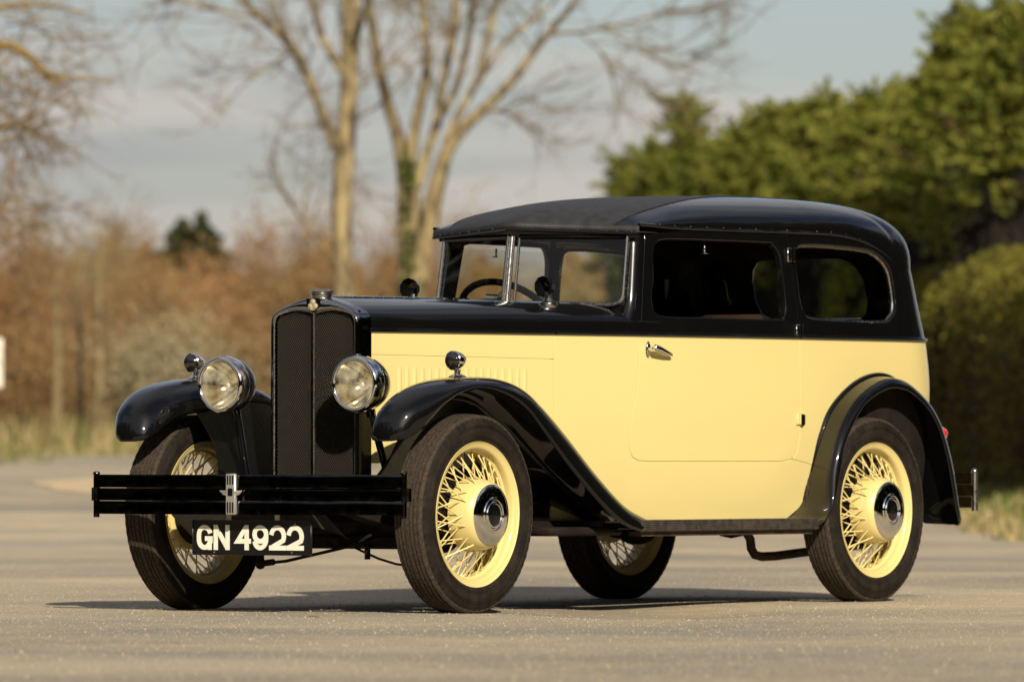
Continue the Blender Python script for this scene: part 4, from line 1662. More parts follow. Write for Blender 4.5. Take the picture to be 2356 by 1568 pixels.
def road_mat():
    m = mat('road_asphalt', (.2, .18, .14), .85, spec=.25)
    t = m.node_tree
    b = t.nodes['Principled BSDF']
    co = t.nodes.new('ShaderNodeTexCoord')
    n1 = t.nodes.new('ShaderNodeTexNoise'); n1.inputs['Scale'].default_value = .55; n1.inputs['Detail'].default_value = 5; n1.inputs['Roughness'].default_value = .6
    n2 = t.nodes.new('ShaderNodeTexNoise'); n2.inputs['Scale'].default_value = 130; n2.inputs['Detail'].default_value = 5; n2.inputs['Roughness'].default_value = .7
    n3 = t.nodes.new('ShaderNodeTexVoronoi'); n3.inputs['Scale'].default_value = 60
    for n in (n1, n2, n3): t.links.new(co.outputs['Object'], n.inputs['Vector'])
    r1 = t.nodes.new('ShaderNodeValToRGB')
    r1.color_ramp.elements[0].position = .38; r1.color_ramp.elements[0].color = (.36, .32, .25, 1)
    r1.color_ramp.elements[1].position = .66; r1.color_ramp.elements[1].color = (.53, .435, .30, 1)
    t.links.new(n1.outputs['Fac'], r1.inputs[0])
    r2 = t.nodes.new('ShaderNodeValToRGB')
    r2.color_ramp.elements[0].position = .30; r2.color_ramp.elements[0].color = (.62, .62, .62, 1)
    r2.color_ramp.elements[1].position = .72; r2.color_ramp.elements[1].color = (1.3, 1.28, 1.22, 1)
    t.links.new(n2.outputs['Fac'], r2.inputs[0])
    mx = t.nodes.new('ShaderNodeMix'); mx.data_type = 'RGBA'; mx.blend_type = 'MULTIPLY'; mx.inputs['Factor'].default_value = 1
    t.links.new(r1.outputs[0], mx.inputs['A']); t.links.new(r2.outputs[0], mx.inputs['B'])
    n5 = t.nodes.new('ShaderNodeTexNoise'); n5.inputs['Scale'].default_value = 7; n5.inputs['Detail'].default_value = 10; n5.inputs['Roughness'].default_value = .75
    t.links.new(co.outputs['Object'], n5.inputs['Vector'])
    r5 = t.nodes.new('ShaderNodeValToRGB')
    r5.color_ramp.elements[0].position = .34; r5.color_ramp.elements[0].color = (.84, .83, .82, 1)
    r5.color_ramp.elements[1].position = .66; r5.color_ramp.elements[1].color = (1.10, 1.10, 1.09, 1)
    t.links.new(n5.outputs['Fac'], r5.inputs[0])
    mx5 = t.nodes.new('ShaderNodeMix'); mx5.data_type = 'RGBA'; mx5.blend_type = 'MULTIPLY'; mx5.inputs['Factor'].default_value = 1
    t.links.new(mx.outputs['Result'], mx5.inputs['A']); t.links.new(r5.outputs[0], mx5.inputs['B'])
    n6 = t.nodes.new('ShaderNodeTexNoise'); n6.inputs['Scale'].default_value = .21; n6.inputs['Detail'].default_value = 4; n6.inputs['Distortion'].default_value = 1.2
    t.links.new(co.outputs['Object'], n6.inputs['Vector'])
    r6 = t.nodes.new('ShaderNodeValToRGB')
    r6.color_ramp.elements[0].position = .36; r6.color_ramp.elements[0].color = (.76, .77, .80, 1)
    r6.color_ramp.elements[1].position = .58; r6.color_ramp.elements[1].color = (1.06, 1.05, 1.03, 1)
    t.links.new(n6.outputs['Fac'], r6.inputs[0])
    mx6 = t.nodes.new('ShaderNodeMix'); mx6.data_type = 'RGBA'; mx6.blend_type = 'MULTIPLY'; mx6.inputs['Factor'].default_value = 1
    t.links.new(mx5.outputs['Result'], mx6.inputs['A']); t.links.new(r6.outputs[0], mx6.inputs['B'])
    mx = mx6
    r3 = t.nodes.new('ShaderNodeValToRGB')                          # scattered pale grit
    r3.color_ramp.elements[0].position = .10; r3.color_ramp.elements[0].color = (1, 1, 1, 1)
    r3.color_ramp.elements[1].position = .13; r3.color_ramp.elements[1].color = (0, 0, 0, 1)
    t.links.new(n3.outputs['Distance'], r3.inputs[0])
    n4 = t.nodes.new('ShaderNodeTexWhiteNoise'); t.links.new(n3.outputs['Position'], n4.inputs['Vector'])
    gt = t.nodes.new('ShaderNodeMath'); gt.operation = 'GREATER_THAN'; gt.inputs[1].default_value = .97
    t.links.new(n4.outputs['Value'], gt.inputs[0])
    ml = t.nodes.new('ShaderNodeMath'); ml.operation = 'MULTIPLY'
    t.links.new(gt.outputs[0], ml.inputs[0]); t.links.new(r3.outputs[0], ml.inputs[1])
    mx2 = t.nodes.new('ShaderNodeMix'); mx2.data_type = 'RGBA'
    t.links.new(ml.outputs[0], mx2.inputs['Factor']); t.links.new(mx.outputs['Result'], mx2.inputs['A']); mx2.inputs['B'].default_value = (.50, .40, .26, 1)
    t.links.new(mx2.outputs['Result'], b.inputs['Base Color'])
    bp = t.nodes.new('ShaderNodeBump'); bp.inputs['Strength'].default_value = .55; bp.inputs['Distance'].default_value = .006
    t.links.new(n2.outputs['Fac'], bp.inputs['Height']); t.links.new(bp.outputs[0], b.inputs['Normal'])
    return m


M['road'] = road_mat()
M['earth'] = noise_col(mat('bare_earth', (.3, .22, .13), .95, spec=.1), (.24, .17, .10), (.36, .26, .15), 3)
M['grassland'] = noise_col(mat('rough_grassland', (.2, .17, .07), 1.0, spec=.05), (.17, .135, .055), (.33, .25, .12), .9)
verge_r = spline([p[0] for p in VERGE], [p[1] for p in VERGE])

# the wide ground sheet, a little below the road
mb = MB()
ss = [-400, -200, -100, -60, -30, 0, 20] + [24 + 2 * i for i in range(60)] + [150, 200, 300, 500, 900]
rr_ = [-400, -200, -100, -60, -40, -25] + [-18 + 1.0 * i for i in range(37)] + [25, 40, 60, 100, 200, 400]
mb.grid([[gp(s, r, ground_z(min(s, 140), r) - .012 - .12 * (1 - smooth(36, 44, s))) for r in rr_] for s in ss], 0, flip=True)
tag(mb.build('ground', [M['grassland']], None), kind='structure')
# the road
mb = MB()
ss = [-60, -30, -10, 0, 8, 14, 18, 20, 21, 22] + [23 + .15 * i for i in range(40)] + [29.2 + .8 * i for i in range(36)] + [58.5 + .7 * i for i in range(30)]
rows = []
for s in ss:
    hi = verge_r(s) + .08 * math.sin(s * 1.7)
    lo = -30
    row = []
    lat = [lo, -20, -12, -8, -6, -5, -4.5, -4, -3.5, -3, -2.6, -2.2, -1.8, -1.5] + [-1.2 + .1 * i for i in range(28)] + [1.75, 2, 2.3, 2.6, 3, 3.5, 4, 6]
    if s > 63:
        lat = [-40 + (hi + 40) * (1 - (1 - i / 49) ** 2) for i in range(50)]
        row = [gp(s, l, ground_z(s, l)) for l in lat]
    else:
        lat = lat[:50]
        assert len(lat) == 50
        row = [gp(s, min(l, hi), ground_z(s, min(l, hi))) for l in lat]
    rows.append(row)
mb.grid(rows, 0, flip=True)
tag(mb.build('road', [M['road']], None), kind='structure')

# grass along the verge and on the bank behind
def blades(name, pts, cols, h0, h1, kind='stuff', w=.01):
    mbs = MB()
    for (p, k) in pts:
        h = random.uniform(h0, h1)
        a = random.uniform(0, 6.28)
        d = Vector((math.cos(a), math.sin(a), 0)) * w
        ln = Vector((random.gauss(0, .35), random.gauss(0, .35), 0)) * h
        mbs.add([p - d, p + d, p + ln + Vector((0, 0, h))], [(0, 1, 2)], k)
    o = mbs.build(name, cols, None, smooth=False)
    return tag(o, kind=kind)


def plain(name, c1, c2, scale=6, rough=.8):
    return noise_col(mat(name, c1, rough, spec=.15), c1, c2, scale)


M['grass_a'] = plain('green_grass', (.075, .105, .022), (.13, .15, .035))
M['grass_b'] = plain('dry_grass', (.26, .20, .09), (.36, .28, .14))
pts = []
for i in range(26000):
    s = random.uniform(38, 100)
    edge = verge_r(s)
    r = edge + abs(random.gauss(0, 2.2)) + random.uniform(-.15, .3)
    if s > 63 and random.random() < .7: r = random.uniform(max(-5.5, edge), 5)
    if r < edge - .12: continue
    dry = .75 if (r - edge < .3) else (.30 if s < 62 else .55)
    pts.append((gp(s, r, ground_z(s, r) - .015), 1 if random.random() < dry else 0))
gr = blades('verge_grass', pts, [M['grass_a'], M['grass_b']], .03, .11, w=.012)
for i in range(1800):                                               # the other side of the bend, at the left edge
    s = random.uniform(63.5, 70); r = random.uniform(-8, -4.0 - .5 * abs(s - 66.5) / 3 + random.uniform(0, .25))
    pts.append((gp(s, r, ground_z(s, r) - .015), 1 if random.random() < .5 else 0))
bpy.data.objects.remove(gr)
gr = blades('verge_grass', pts, [M['grass_a'], M['grass_b']], .03, .11, w=.012)
pts = []
for i in range(5000):                                               # rougher grass at the foot of the wood
    s = random.uniform(78, 108); r = random.uniform(-7, 2)
    pts.append((gp(s, r, ground_z(s, r) - .02), 1 if random.random() < .7 else 0))
blades('tall_grass', pts, [M['grass_a'], M['grass_b']], .15, .42, w=.018)
# bare sandy patch on the road's far bend
mb = MB()
rows = []
for i in range(12):
    t = i / 11
    s = 52.6 + 8.6 * t
    lo_ = -3.45 + 1.4 * abs(2 * t - 1) ** 2.2 + .10 * math.sin(i * 1.9)
    rows.append([gp(s, lo_ + (1.5 - lo_) * k / 12, ground_z(s, lo_ + (1.5 - lo_) * k / 12) + .006) for k in range(13)])
mb.grid(rows, 0, flip=True)
tag(mb.build('sand_patch', [plain('pale_sand', (.50, .37, .22), (.62, .47, .29), 4)], None), kind='structure')

# ------------------------------------------------------------------ trees
M['bark'] = noise_col(mat('lichened_bark', (.3, .24, .13), .95, spec=.1), (.075, .055, .035), (.33, .26, .135), 4, detail=8, lo=.38, hi=.60, stretch=(3, 3, .8))
M['twig'] = plain('twig_bark', (.12, .085, .05), (.21, .15, .085))
M['ivy'] = plain('ivy_leaf', (.05, .065, .015), (.11, .12, .03))
M['lichen'] = plain('yellow_lichen_bark', (.13, .09, .03), (.26, .175, .055), 12)


def grow_twigs(mb, start, d, L, r, depth, mat_=0, spread=.55, kids=(3, 5), up=.05):
    n = 4
    P0 = Vector(start); d = Vector(d).normalized()
    pts = [P0]
    for i in range(n):
        d = (d + Vector((random.gauss(0, .16), random.gauss(0, .16), random.gauss(0, .16) + up))).normalized()
        P0 = P0 + d * L / n
        pts.append(P0)
    mb.tube(pts, [r * (1 - .75 * i / n) for i in range(n + 1)], 4 if depth < 2 else 3, mat_, caps=False)
    if depth <= 0: return
    for k in range(random.randint(*kids)):
        t = random.uniform(.25, 1.0)
        i = min(n - 1, int(t * n))
        p = pts[i].lerp(pts[i + 1], t * n - i)
        dd = (d + Vector((random.gauss(0, spread), random.gauss(0, spread), random.gauss(0, spread)))).normalized()
        grow_twigs(mb, p, dd, L * random.uniform(.45, .7), r * .5, depth - 1, mat_, spread, kids, up)


def pxbranch(mb, pts, d, mat_=0, dd=0.0, seg=10):
    """pts (u, v, width px) at depth d; dd metres of extra depth gained along the branch"""
    n = len(pts)
    P3 = [at(u, v, d + dd * i / max(1, n - 1)) for i, (u, v, w) in enumerate(pts)]
    rad = [w * S_ * d / FPX / 2 for u, v, w in pts]
    sm = catmull([tuple(p) + (r,) for p, r in zip(P3, rad)], max(2, (n - 1) * 5 + 1))
    mb.tube([s[:3] for s in sm], [float(s[3]) for s in sm], seg, mat_)
    return [Vector(s[:3]) for s in sm]


def bare_tree(name, label, d, trunk, limbs, base, ntw=6, tw=(1.0, 2.0), ivy=None):
    root = thing(name, label, 'tree', base, 'bare trees behind the car')
    tr = MB()
    pxbranch(tr, trunk, d, 0, 0, 14)
    o = tr.build('trunk', [M['bark']], root, angle=80)
    o.matrix_parent_inverse = Matrix.Translation(-Vector(base))
    lb, tg = MB(), MB()
    for (pts, dd) in limbs:
        path = pxbranch(lb, pts, d, 0, dd, 9)
        for k in range(ntw):
            i = random.randint(len(path) // 3, len(path) - 2)
            dr = (path[i + 1] - path[i]).normalized()
            dr = (dr + Vector((random.gauss(0, .6), random.gauss(0, .6), random.gauss(0, .35)))).normalized()
            grow_twigs(tg, path[i], dr, random.uniform(*tw), .012, 2)
    for nm, m_ in (('limb', lb), ('twigs', tg)):
        if not m_.v: continue
        o = m_.build(nm, [M['bark'] if nm == 'limb' else M['twig']], root, angle=80)
        o.matrix_parent_inverse = Matrix.Translation(-Vector(base))
    if ivy:
        iv = MB()
        for (u, v, ru, rv, n) in ivy:
            for k in range(n):
                p = at(u + random.gauss(0, ru), v + random.gauss(0, rv), d - .12 - random.random() * .08)
                a = Vector((random.gauss(0, 1), random.gauss(0, 1), random.gauss(0, 1))).normalized() * .035
                b = a.cross(Vector((random.gauss(0, 1), random.gauss(0, 1), random.gauss(0, 1)))).normalized() * .035
                iv.add([p - a, p + b, p + a, p - b], [(0, 1, 2, 3)])
        o = iv.build('ivy', [M['ivy']], root, smooth=False)
        o.matrix_parent_inverse = Matrix.Translation(-Vector(base))
    return root


def base_at(u, d):
    p = at(u, 784, d)
    f = Vector((FWD.x, FWD.y, 0)).normalized()
    s = (p - CAM).dot(f); r = (p - CAM).dot(RGT)
    return gp(s, r, ground_z(s, r) - .05)


def vpix(p, d):
    """pixel row of a point, for where a trunk meets the ground"""
    return 784 - ((p - CAM).dot(UPV) / (p - CAM).dot(FWD)) * FPX / S_


D1 = 76
b1 = base_at(792, D1)
bare_tree('tall_bare_tree', 'tall slim bare tree with straight single trunk behind the bonnet', D1,
          [(794, vpix(b1, D1), 58), (792, 800, 52), (793, 640, 47), (787, 520, 46), (788, 420, 46), (797, 320, 44), (803, 200, 42), (806, 90, 44), (808, -60, 40)],
          [([(783, 350, 30), (745, 272, 24), (712, 185, 22), (676, 115, 20), (600, 40, 16), (530, -20, 13)], -1.0),
           ([(745, 265, 16), (728, 215, 14), (690, 130, 12), (640, 60, 9)], .6),
           ([(789, 165, 24), (758, 118, 19), (738, 80, 17), (722, 20, 15), (712, -40, 12)], .8),
           ([(805, 235, 10), (840, 190, 8), (880, 160, 6), (930, 140, 4)], 1.2),
           ([(795, 640, 10), (740, 560, 9), (690, 500, 7), (640, 420, 5), (610, 360, 3)], -1.0),
           ([(806, 120, 14), (830, 60, 12), (850, -20, 10)], -.6),
           ([(600, 40, 9), (480, 20, 7), (380, -10, 5)], -.5),
           ([(676, 115, 8), (640, 140, 6), (600, 170, 4), (560, 180, 3)], -.5)],
          b1, ntw=6, tw=(.5, 1.1))
D2 = 78
b2 = base_at(955, D2)
bare_tree('forked_bare_tree', 'multi-stemmed bare tree with ivy on its forked trunk behind the windscreen', D2,
          [(950, vpix(b2, D2), 74), (948, 760, 68), (945, 640, 62), (942, 540, 58), (940, 450, 52), (934, 370, 46)],
          [([(930, 385, 40), (915, 310, 32), (893, 240, 27), (875, 170, 24), (862, 90, 22), (845, 0, 20), (838, -60, 18)], -.8),
           ([(942, 400, 34), (950, 330, 28), (960, 270, 26), (978, 190, 24), (984, 120, 20), (975, 50, 17), (968, -50, 14)], .5),
           ([(960, 430, 28), (985, 345, 24), (1006, 280, 24), (1015, 210, 20), (1030, 140, 20), (1045, 60, 22), (1052, -50, 20)], .9),
           ([(1020, 262, 18), (1050, 200, 17), (1072, 120, 16), (1085, 40, 16), (1092, -50, 14)], -.5),
           ([(965, 640, 50), (978, 560, 48), (992, 480, 44), (1012, 400, 38), (1030, 345, 32), (1070, 290, 28), (1120, 245, 24), (1175, 190, 20), (1220, 130, 17), (1262, 75, 15), (1310, 20, 13), (1350, -40, 10)], -1.0),
           ([(1020, 375, 24), (1034, 310, 20), (1062, 250, 18), (1100, 180, 16), (1120, 110, 14), (1140, 20, 14), (1150, -50, 12)], .9),
           ([(1100, 190, 12), (1150, 110, 11), (1210, 60, 10), (1270, 10, 8), (1300, -40, 7)], .5),
           ([(1262, 75, 10), (1330, 75, 8), (1400, 62, 7), (1470, 45, 5), (1560, 20, 4)], -.8),
           ([(1400, 62, 5), (1460, 110, 4), (1540, 150, 3), (1620, 165, 2)], -.6),
           ([(1330, 75, 5), (1380, 120, 4), (1420, 180, 3)], -.4),
           ([(890, 230, 8), (850, 255, 6), (800, 290, 5), (790, 320, 3)], -.5),
           ([(1110, 255, 7), (1170, 262, 6), (1200, 290, 4)], .4)],
          b2, ntw=6, tw=(.6, 1.3),
          ivy=[(940, 400, 9, 22, 90), (938, 590, 9, 30, 60), (935, 480, 7, 26, 24), (942, 690, 12, 40, 70)])

# branches of a nearer tree hanging in from the left; its trunk stands outside the picture
D3 = 62
bL = base_at(-420, D3)
root = thing('lichened_tree', 'lichen-covered tree reaching in from the left edge of the photo', 'tree', bL, 'bare trees behind the car')
tr = MB(); pxbranch(tr, [(-430, vpix(bL, D3), 90), (-425, 700, 80), (-415, 400, 70), (-400, 100, 60), (-390, -200, 40)], D3, 0, 0, 12)
pxbranch(tr, [(-410, 330, 40), (-260, 190, 30), (-120, 120, 26), (0, 103, 22), (60, 125, 20), (95, 160, 17), (125, 195, 12)], D3, 1, -1.0)
pxbranch(tr, [(95, 160, 11), (150, 178, 9), (200, 180, 7), (260, 188, 5)], D3 - 1, 1)
pxbranch(tr, [(-410, 420, 36), (-240, 330, 26), (-90, 300, 18), (20, 290, 12), (80, 260, 8)], D3, 1, .5)
pxbranch(tr, [(-400, 120, 30), (-200, 20, 22), (-40, 20, 14), (80, 10, 10), (200, 30, 6)], D3, 1, -.5)
pxbranch(tr, [(60, 290, 7), (95, 320, 6), (120, 345, 5), (165, 345, 4), (190, 370, 3)], D3, 1, .2)
trunkL = tr.build('trunk', [M['bark'], M['lichen']], root, angle=80)
tg = MB()
for (u, v, n, L) in ((30, 110, 12, .7), (90, 160, 12, .6), (150, 185, 8, .5), (10, 60, 14, .7), (70, 30, 14, .8), (40, 280, 14, .8), (0, 330, 14, .8), (20, 420, 12, .8), (60, 240, 8, .5), (-20, 180, 12, .9), (0, 480, 10, .7), (5, 250, 8, .5), (0, 330, 10, .5), (5, 400, 10, .5), (20, 480, 14, .5), (35, 540, 16, .5), (5, 570, 16, .5)):
    for k in range((n + 1) // 2):
        grow_twigs(tg, at(u + random.gauss(0, 16), v + random.gauss(0, 16), D3 + random.gauss(0, .4)), (random.gauss(0, 1) * RGT + Vector((0, 0, random.gauss(-.1, .6)))), random.uniform(.5, 1.1) * L, .009, 2, up=-.03)
tw = tg.build('twigs', [plain('ochre_twigs', (.11, .075, .035), (.20, .135, .065))], root, angle=80)
for o in (trunkL, tw):
    o.matrix_parent_inverse = Matrix.Translation(-Vector(bL))


# ------------------------------------------------------------------ leaf clouds
def leaf_quad(mb, p, size, mat_=0, droop=0.0):
    a = Vector((random.gauss(0, 1), random.gauss(0, 1), random.gauss(0, 1) - droop)).normalized()
    b = a.cross(Vector((random.gauss(0, 1), random.gauss(0, 1), random.gauss(0, 1)))).normalized()
    a *= size * random.uniform(.7, 1.4); b *= size * .5 * random.uniform(.7, 1.3)
    mb.add([p - a, p + b, p + a, p - b], [(0, 1, 2, 3)], mat_)


def finish(root, parts, loc):
    for nm, mb_, mats in parts:
        if not mb_.v: continue
        o = mb_.build(nm, mats, root, angle=None, smooth=False)
        o.matrix_parent_inverse = Matrix.Translation(-Vector(loc))


def leafy(name, c1, c2, scale=3, tr=.4):
    m = plain(name, c1, c2, scale)
    t = m.node_tree
    b = t.nodes['Principled BSDF']
    src = b.inputs['Base Color'].links[0].from_socket
    tb = t.nodes.new('ShaderNodeBsdfTranslucent')
    t.links.new(src, tb.inputs['Color'])
    ad = t.nodes.new('ShaderNodeMixShader')
    ad.inputs['Fac'].default_value = tr
    t.links.new(b.outputs[0], ad.inputs[1]); t.links.new(tb.outputs[0], ad.inputs[2])
    t.links.new(ad.outputs[0], t.nodes['Material Output'].inputs['Surface'])
    return m


M['con_a'] = leafy('conifer_spray', (.095, .130, .020), (.20, .225, .036), 2.5)
M['con_b'] = leafy('conifer_tip', (.18, .200, .028), (.30, .285, .06), 2.5)
M['con_c'] = leafy('conifer_old_growth', (.10, .075, .03), (.15, .11, .045), 2.5)
conM = [M['con_a'], M['con_b'], M['con_c'], plain('shade_dark_growth', (.007, .006, .004), (.016, .012, .007), 3)]  # last one near black: shade under and inside the crowns put into colour


def conifer(u, vtop, d, rad, label, n=9000, taper=1.0, base_z=2.7):
    b = base_at(u, d)
    top = at(u, vtop, d)
    H = top.z - b.z
    root = thing('conifer', label, 'tree', b, 'row of overgrown conifers')
    tr, cr_ = MB(), MB()
    tr.tube([b, Vector((b.x, b.y, b.z + H * .93))], [.12, .015], 8)
    cm = MB()  # core cone, its dark colour standing for shade between the sprays
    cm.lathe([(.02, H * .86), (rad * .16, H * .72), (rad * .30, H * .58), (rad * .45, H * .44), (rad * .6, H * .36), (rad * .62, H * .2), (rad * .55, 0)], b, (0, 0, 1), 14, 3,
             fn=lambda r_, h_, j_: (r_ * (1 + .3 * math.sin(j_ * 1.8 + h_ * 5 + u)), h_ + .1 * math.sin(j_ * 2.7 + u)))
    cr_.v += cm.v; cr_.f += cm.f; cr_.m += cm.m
    nspray = int(n / 46)
    rnd = [random.uniform(0, 6.28) for _ in range(8)]
    t0_ = min(.7, max(0, (base_z - b.z) / H))
    for k in range(nspray):
        t = t0_ + (1 - t0_) * random.random() ** .85
        dead = random.random() < .22 and base_z > 0  # low inner sprays, coloured dark in place of the shade there
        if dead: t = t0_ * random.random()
        z = t * H
        a = random.uniform(0, 2 * math.pi)
        lump = 1 + .20 * math.sin(a * 2 + z * 2.3 + rnd[0]) + .18 * math.sin(a * 3 - z * 3.7 + rnd[1]) + .16 * math.sin(z * 8 + a + rnd[2])
        w = (rad * 1.08 * (1 - t) ** .74 * taper + .04) * max(.35, lump)
        rr = w * (random.uniform(.5, 1.05) if random.random() < .8 else random.uniform(1.0, 1.35))
        L = random.uniform(.28, .85) * (.45 + .55 * (1 - t))
        el = random.uniform(-.15, .5) + .8 * t ** 3
        out = Vector((math.cos(a) * math.cos(el), math.sin(a) * math.cos(el), math.sin(el)))
        side = Vector((-math.sin(a), math.cos(a), 0))
        nrm = out.cross(side) * -1
        if nrm.z < 0: nrm = -nrm
        c = Vector((b.x, b.y, b.z + z)) + Vector((math.cos(a) * rr, math.sin(a) * rr, 0))
        m_ = random.choices((0, 1, 2), (6, 3, .5))[0]
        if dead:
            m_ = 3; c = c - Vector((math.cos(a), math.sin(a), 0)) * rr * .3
        for j in range(36):
            q = random.random()
            p = c + out * L * (q - .5) + side * random.gauss(0, .22) * L * (1.15 - q) + nrm * random.gauss(0, .022) - Vector((0, 0, .10 * q * q * (1 - t)))
            d_ = (out * random.gauss(.8, .3) + side * random.gauss(0, .5) + nrm * random.gauss(0, .25)).normalized() * random.uniform(.035, .065)
            e_ = (side * random.gauss(.6, .3) + nrm * random.gauss(0, .55)).normalized() * random.uniform(.014, .026)
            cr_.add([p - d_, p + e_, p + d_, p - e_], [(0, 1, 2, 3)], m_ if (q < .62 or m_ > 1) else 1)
    for k in range(70):                                     # single sprays reaching out of the crown
        t = t0_ + (1 - t0_) * random.random() ** .6
        a = random.uniform(0, 6.28)
        rr = (rad * 1.08 * (1 - t) ** .74 * taper + .04) * random.uniform(.85, 1.1)
        p0 = Vector((b.x + math.cos(a) * rr, b.y + math.sin(a) * rr, b.z + t * H))
        dr = Vector((math.cos(a) * .8 + random.gauss(0, .25), math.sin(a) * .8 + random.gauss(0, .25), random.uniform(.1, 1.3))).normalized()
        L = random.uniform(.22, .5)
        for j in range(34):
            q = random.random() ** .8
            p = p0 + dr * L * q - Vector((0, 0, .10 * q * q)) + Vector((random.gauss(0, 1), random.gauss(0, 1), random.gauss(0, .6))) * .035 * (1.2 - q)
            leaf_quad(cr_, p, .038, 1 if q > .5 else 0)
    for k in range(10):                                     # feathery leaders at the top
        a = random.uniform(0, 6.28); e = random.uniform(.1, .95) * rad * (0 if k == 0 else 1)
        hh = H * ((1 - .42 * e / rad) * random.uniform(.86, .99) if k else 1.0)
        for j in range(80):
            q = random.random()
            wd = .015 + .13 * q
            p = Vector((b.x + math.cos(a) * e + random.gauss(0, wd * .6), b.y + math.sin(a) * e + random.gauss(0, wd * .6), b.z + hh - q * .55))
            leaf_quad(cr_, p, .045, 0 if random.random() < .5 else 1)
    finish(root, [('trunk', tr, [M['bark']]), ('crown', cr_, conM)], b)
    return root


for (u, v, d, rad, lab, n) in (
        (1452, 372, 92, .75, 'low rounded conifer at the left end of the row', 5000),
        (1576, 240, 88, .42, 'thin pointed conifer standing above the car roof', 4500),
        (1505, 345, 90, .7, 'low bushy conifer between the thin conifer and the row end', 5000),
        (1690, 320, 86, .85, 'broad low-topped conifer right of the thin pointed one', 7000),
        (1792, 255, 83, .85, 'pale conifer with loose pointed top over the rear roof', 8000),
        (1905, 248, 80, .9, 'bushy conifer with a ragged top behind the rear roof', 9000),
        (2020, 228, 77, .95, 'dense yellow-green conifer above the rear roof corner', 9000),
        (1635, 330, 91, .8, 'low conifer filling the gap right of the thin pointed one', 5000),
        (1745, 290, 86, .8, 'yellowish conifer between two broader ones above the roof', 6000),
        (1850, 262, 84, .8, 'soft-topped conifer between the pale one and the ragged one', 6000),
        (1960, 250, 81, .8, 'narrow conifer squeezed in left of the dense yellow-green one', 6500),
        (2165, 150, 76, .8, 'half-hidden conifer just left of the tallest conifer', 8000),
        (2285, 95, 74, .9, 'conifer with loose top between the two tallest at the right edge', 8000),
        (2115, 215, 74, .85, 'dark conifer left of the tallest conifer', 9000),
        (2222, 35, 71, 1.1, 'tallest conifer with a feathery pointed leader', 13000),
        (2340, 20, 68, 1.15, 'tall conifer cut by the right edge of the photo', 13000)):
    conifer(u, v, d, rad, lab, n)

# clipped hedge running away from us, its shaded side facing the road
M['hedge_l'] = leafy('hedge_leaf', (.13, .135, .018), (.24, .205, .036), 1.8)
M['hedge_b'] = leafy('brown_shade_hedge_leaf', (.07, .048, .02), (.12, .085, .036), 1.8)
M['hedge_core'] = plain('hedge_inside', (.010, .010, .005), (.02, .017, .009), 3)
hp = [(55, 4.02), (62, 3.84), (72, 3.55), (82, 3.28), (92, 3.05)]
hb_ = gp(56, 4.0, ground_z(56, 4.0))
hroot = thing('clipped_hedge', 'clipped evergreen hedge with shaded side right of the car', 'hedge', hb_)
core, lf = MB(), MB()
hr = spline([p[0] for p in hp], [p[1] for p in hp])
ht = lambda s: 2.11 + .008 * (s - 58) + .05 * math.sin(s * .9)
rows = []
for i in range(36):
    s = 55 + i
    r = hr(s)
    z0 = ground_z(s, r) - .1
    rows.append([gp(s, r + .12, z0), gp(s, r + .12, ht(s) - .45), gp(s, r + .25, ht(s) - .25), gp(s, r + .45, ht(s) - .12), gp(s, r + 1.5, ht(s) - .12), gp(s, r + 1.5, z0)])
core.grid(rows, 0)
for k in range(38000):
    s = 55 + 35 * random.random() ** 1.3
    r = hr(s)
    q = random.random()
    zt_ = ht(s)
    bump_ = .05 * math.sin(s * 2.3) + .04 * math.sin(s * 5.1 + 1)
    if q < .42:
        p = gp(s, r + random.gauss(.02, .05) + bump_, random.uniform(ground_z(s, r), zt_ - .40))
    elif q < .75:
        a = random.uniform(0, math.pi / 2)
        R_ = .42 + random.gauss(0, .04)
        p = gp(s, r + .42 - R_ * math.cos(a) + bump_, zt_ - .42 + R_ * math.sin(a))
    else:
        p = gp(s, r + random.uniform(.42, 1.5), zt_ + random.gauss(-.02, .05))
    leaf_quad(lf, p, .035, 1 if random.random() < .14 + .12 * math.sin(s * 1.3) + .5 * max(0, min(1, (zt_ - .35 - p.z) / .7)) else 0)  # random browning, plus more low down: the side's shade put into colour
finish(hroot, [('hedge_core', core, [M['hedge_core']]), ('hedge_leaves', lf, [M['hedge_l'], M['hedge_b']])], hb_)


# ------------------------------------------------------------------ the leafless wood on the left and behind
wood_cols = {
    'brown': (plain('brown_twigs', (.17, .11, .05), (.27, .175, .085), 3), plain('brown_leaf', (.18, .105, .04), (.27, .165, .07), 3)),
    'rust': (plain('russet_twigs', (.19, .11, .05), (.27, .165, .08), 3), plain('russet_leaf', (.24, .125, .05), (.32, .175, .075), 3)),
    'pale': (plain('pale_twigs', (.20, .16, .08), (.29, .235, .13), 3), plain('pale_catkin', (.25, .21, .115), (.35, .30, .18), 3)),
    'olive': (plain('olive_twigs', (.22, .17, .07), (.32, .25, .11), 3), plain('olive_leaf', (.16, .14, .05), (.26, .21, .08), 3)),
}


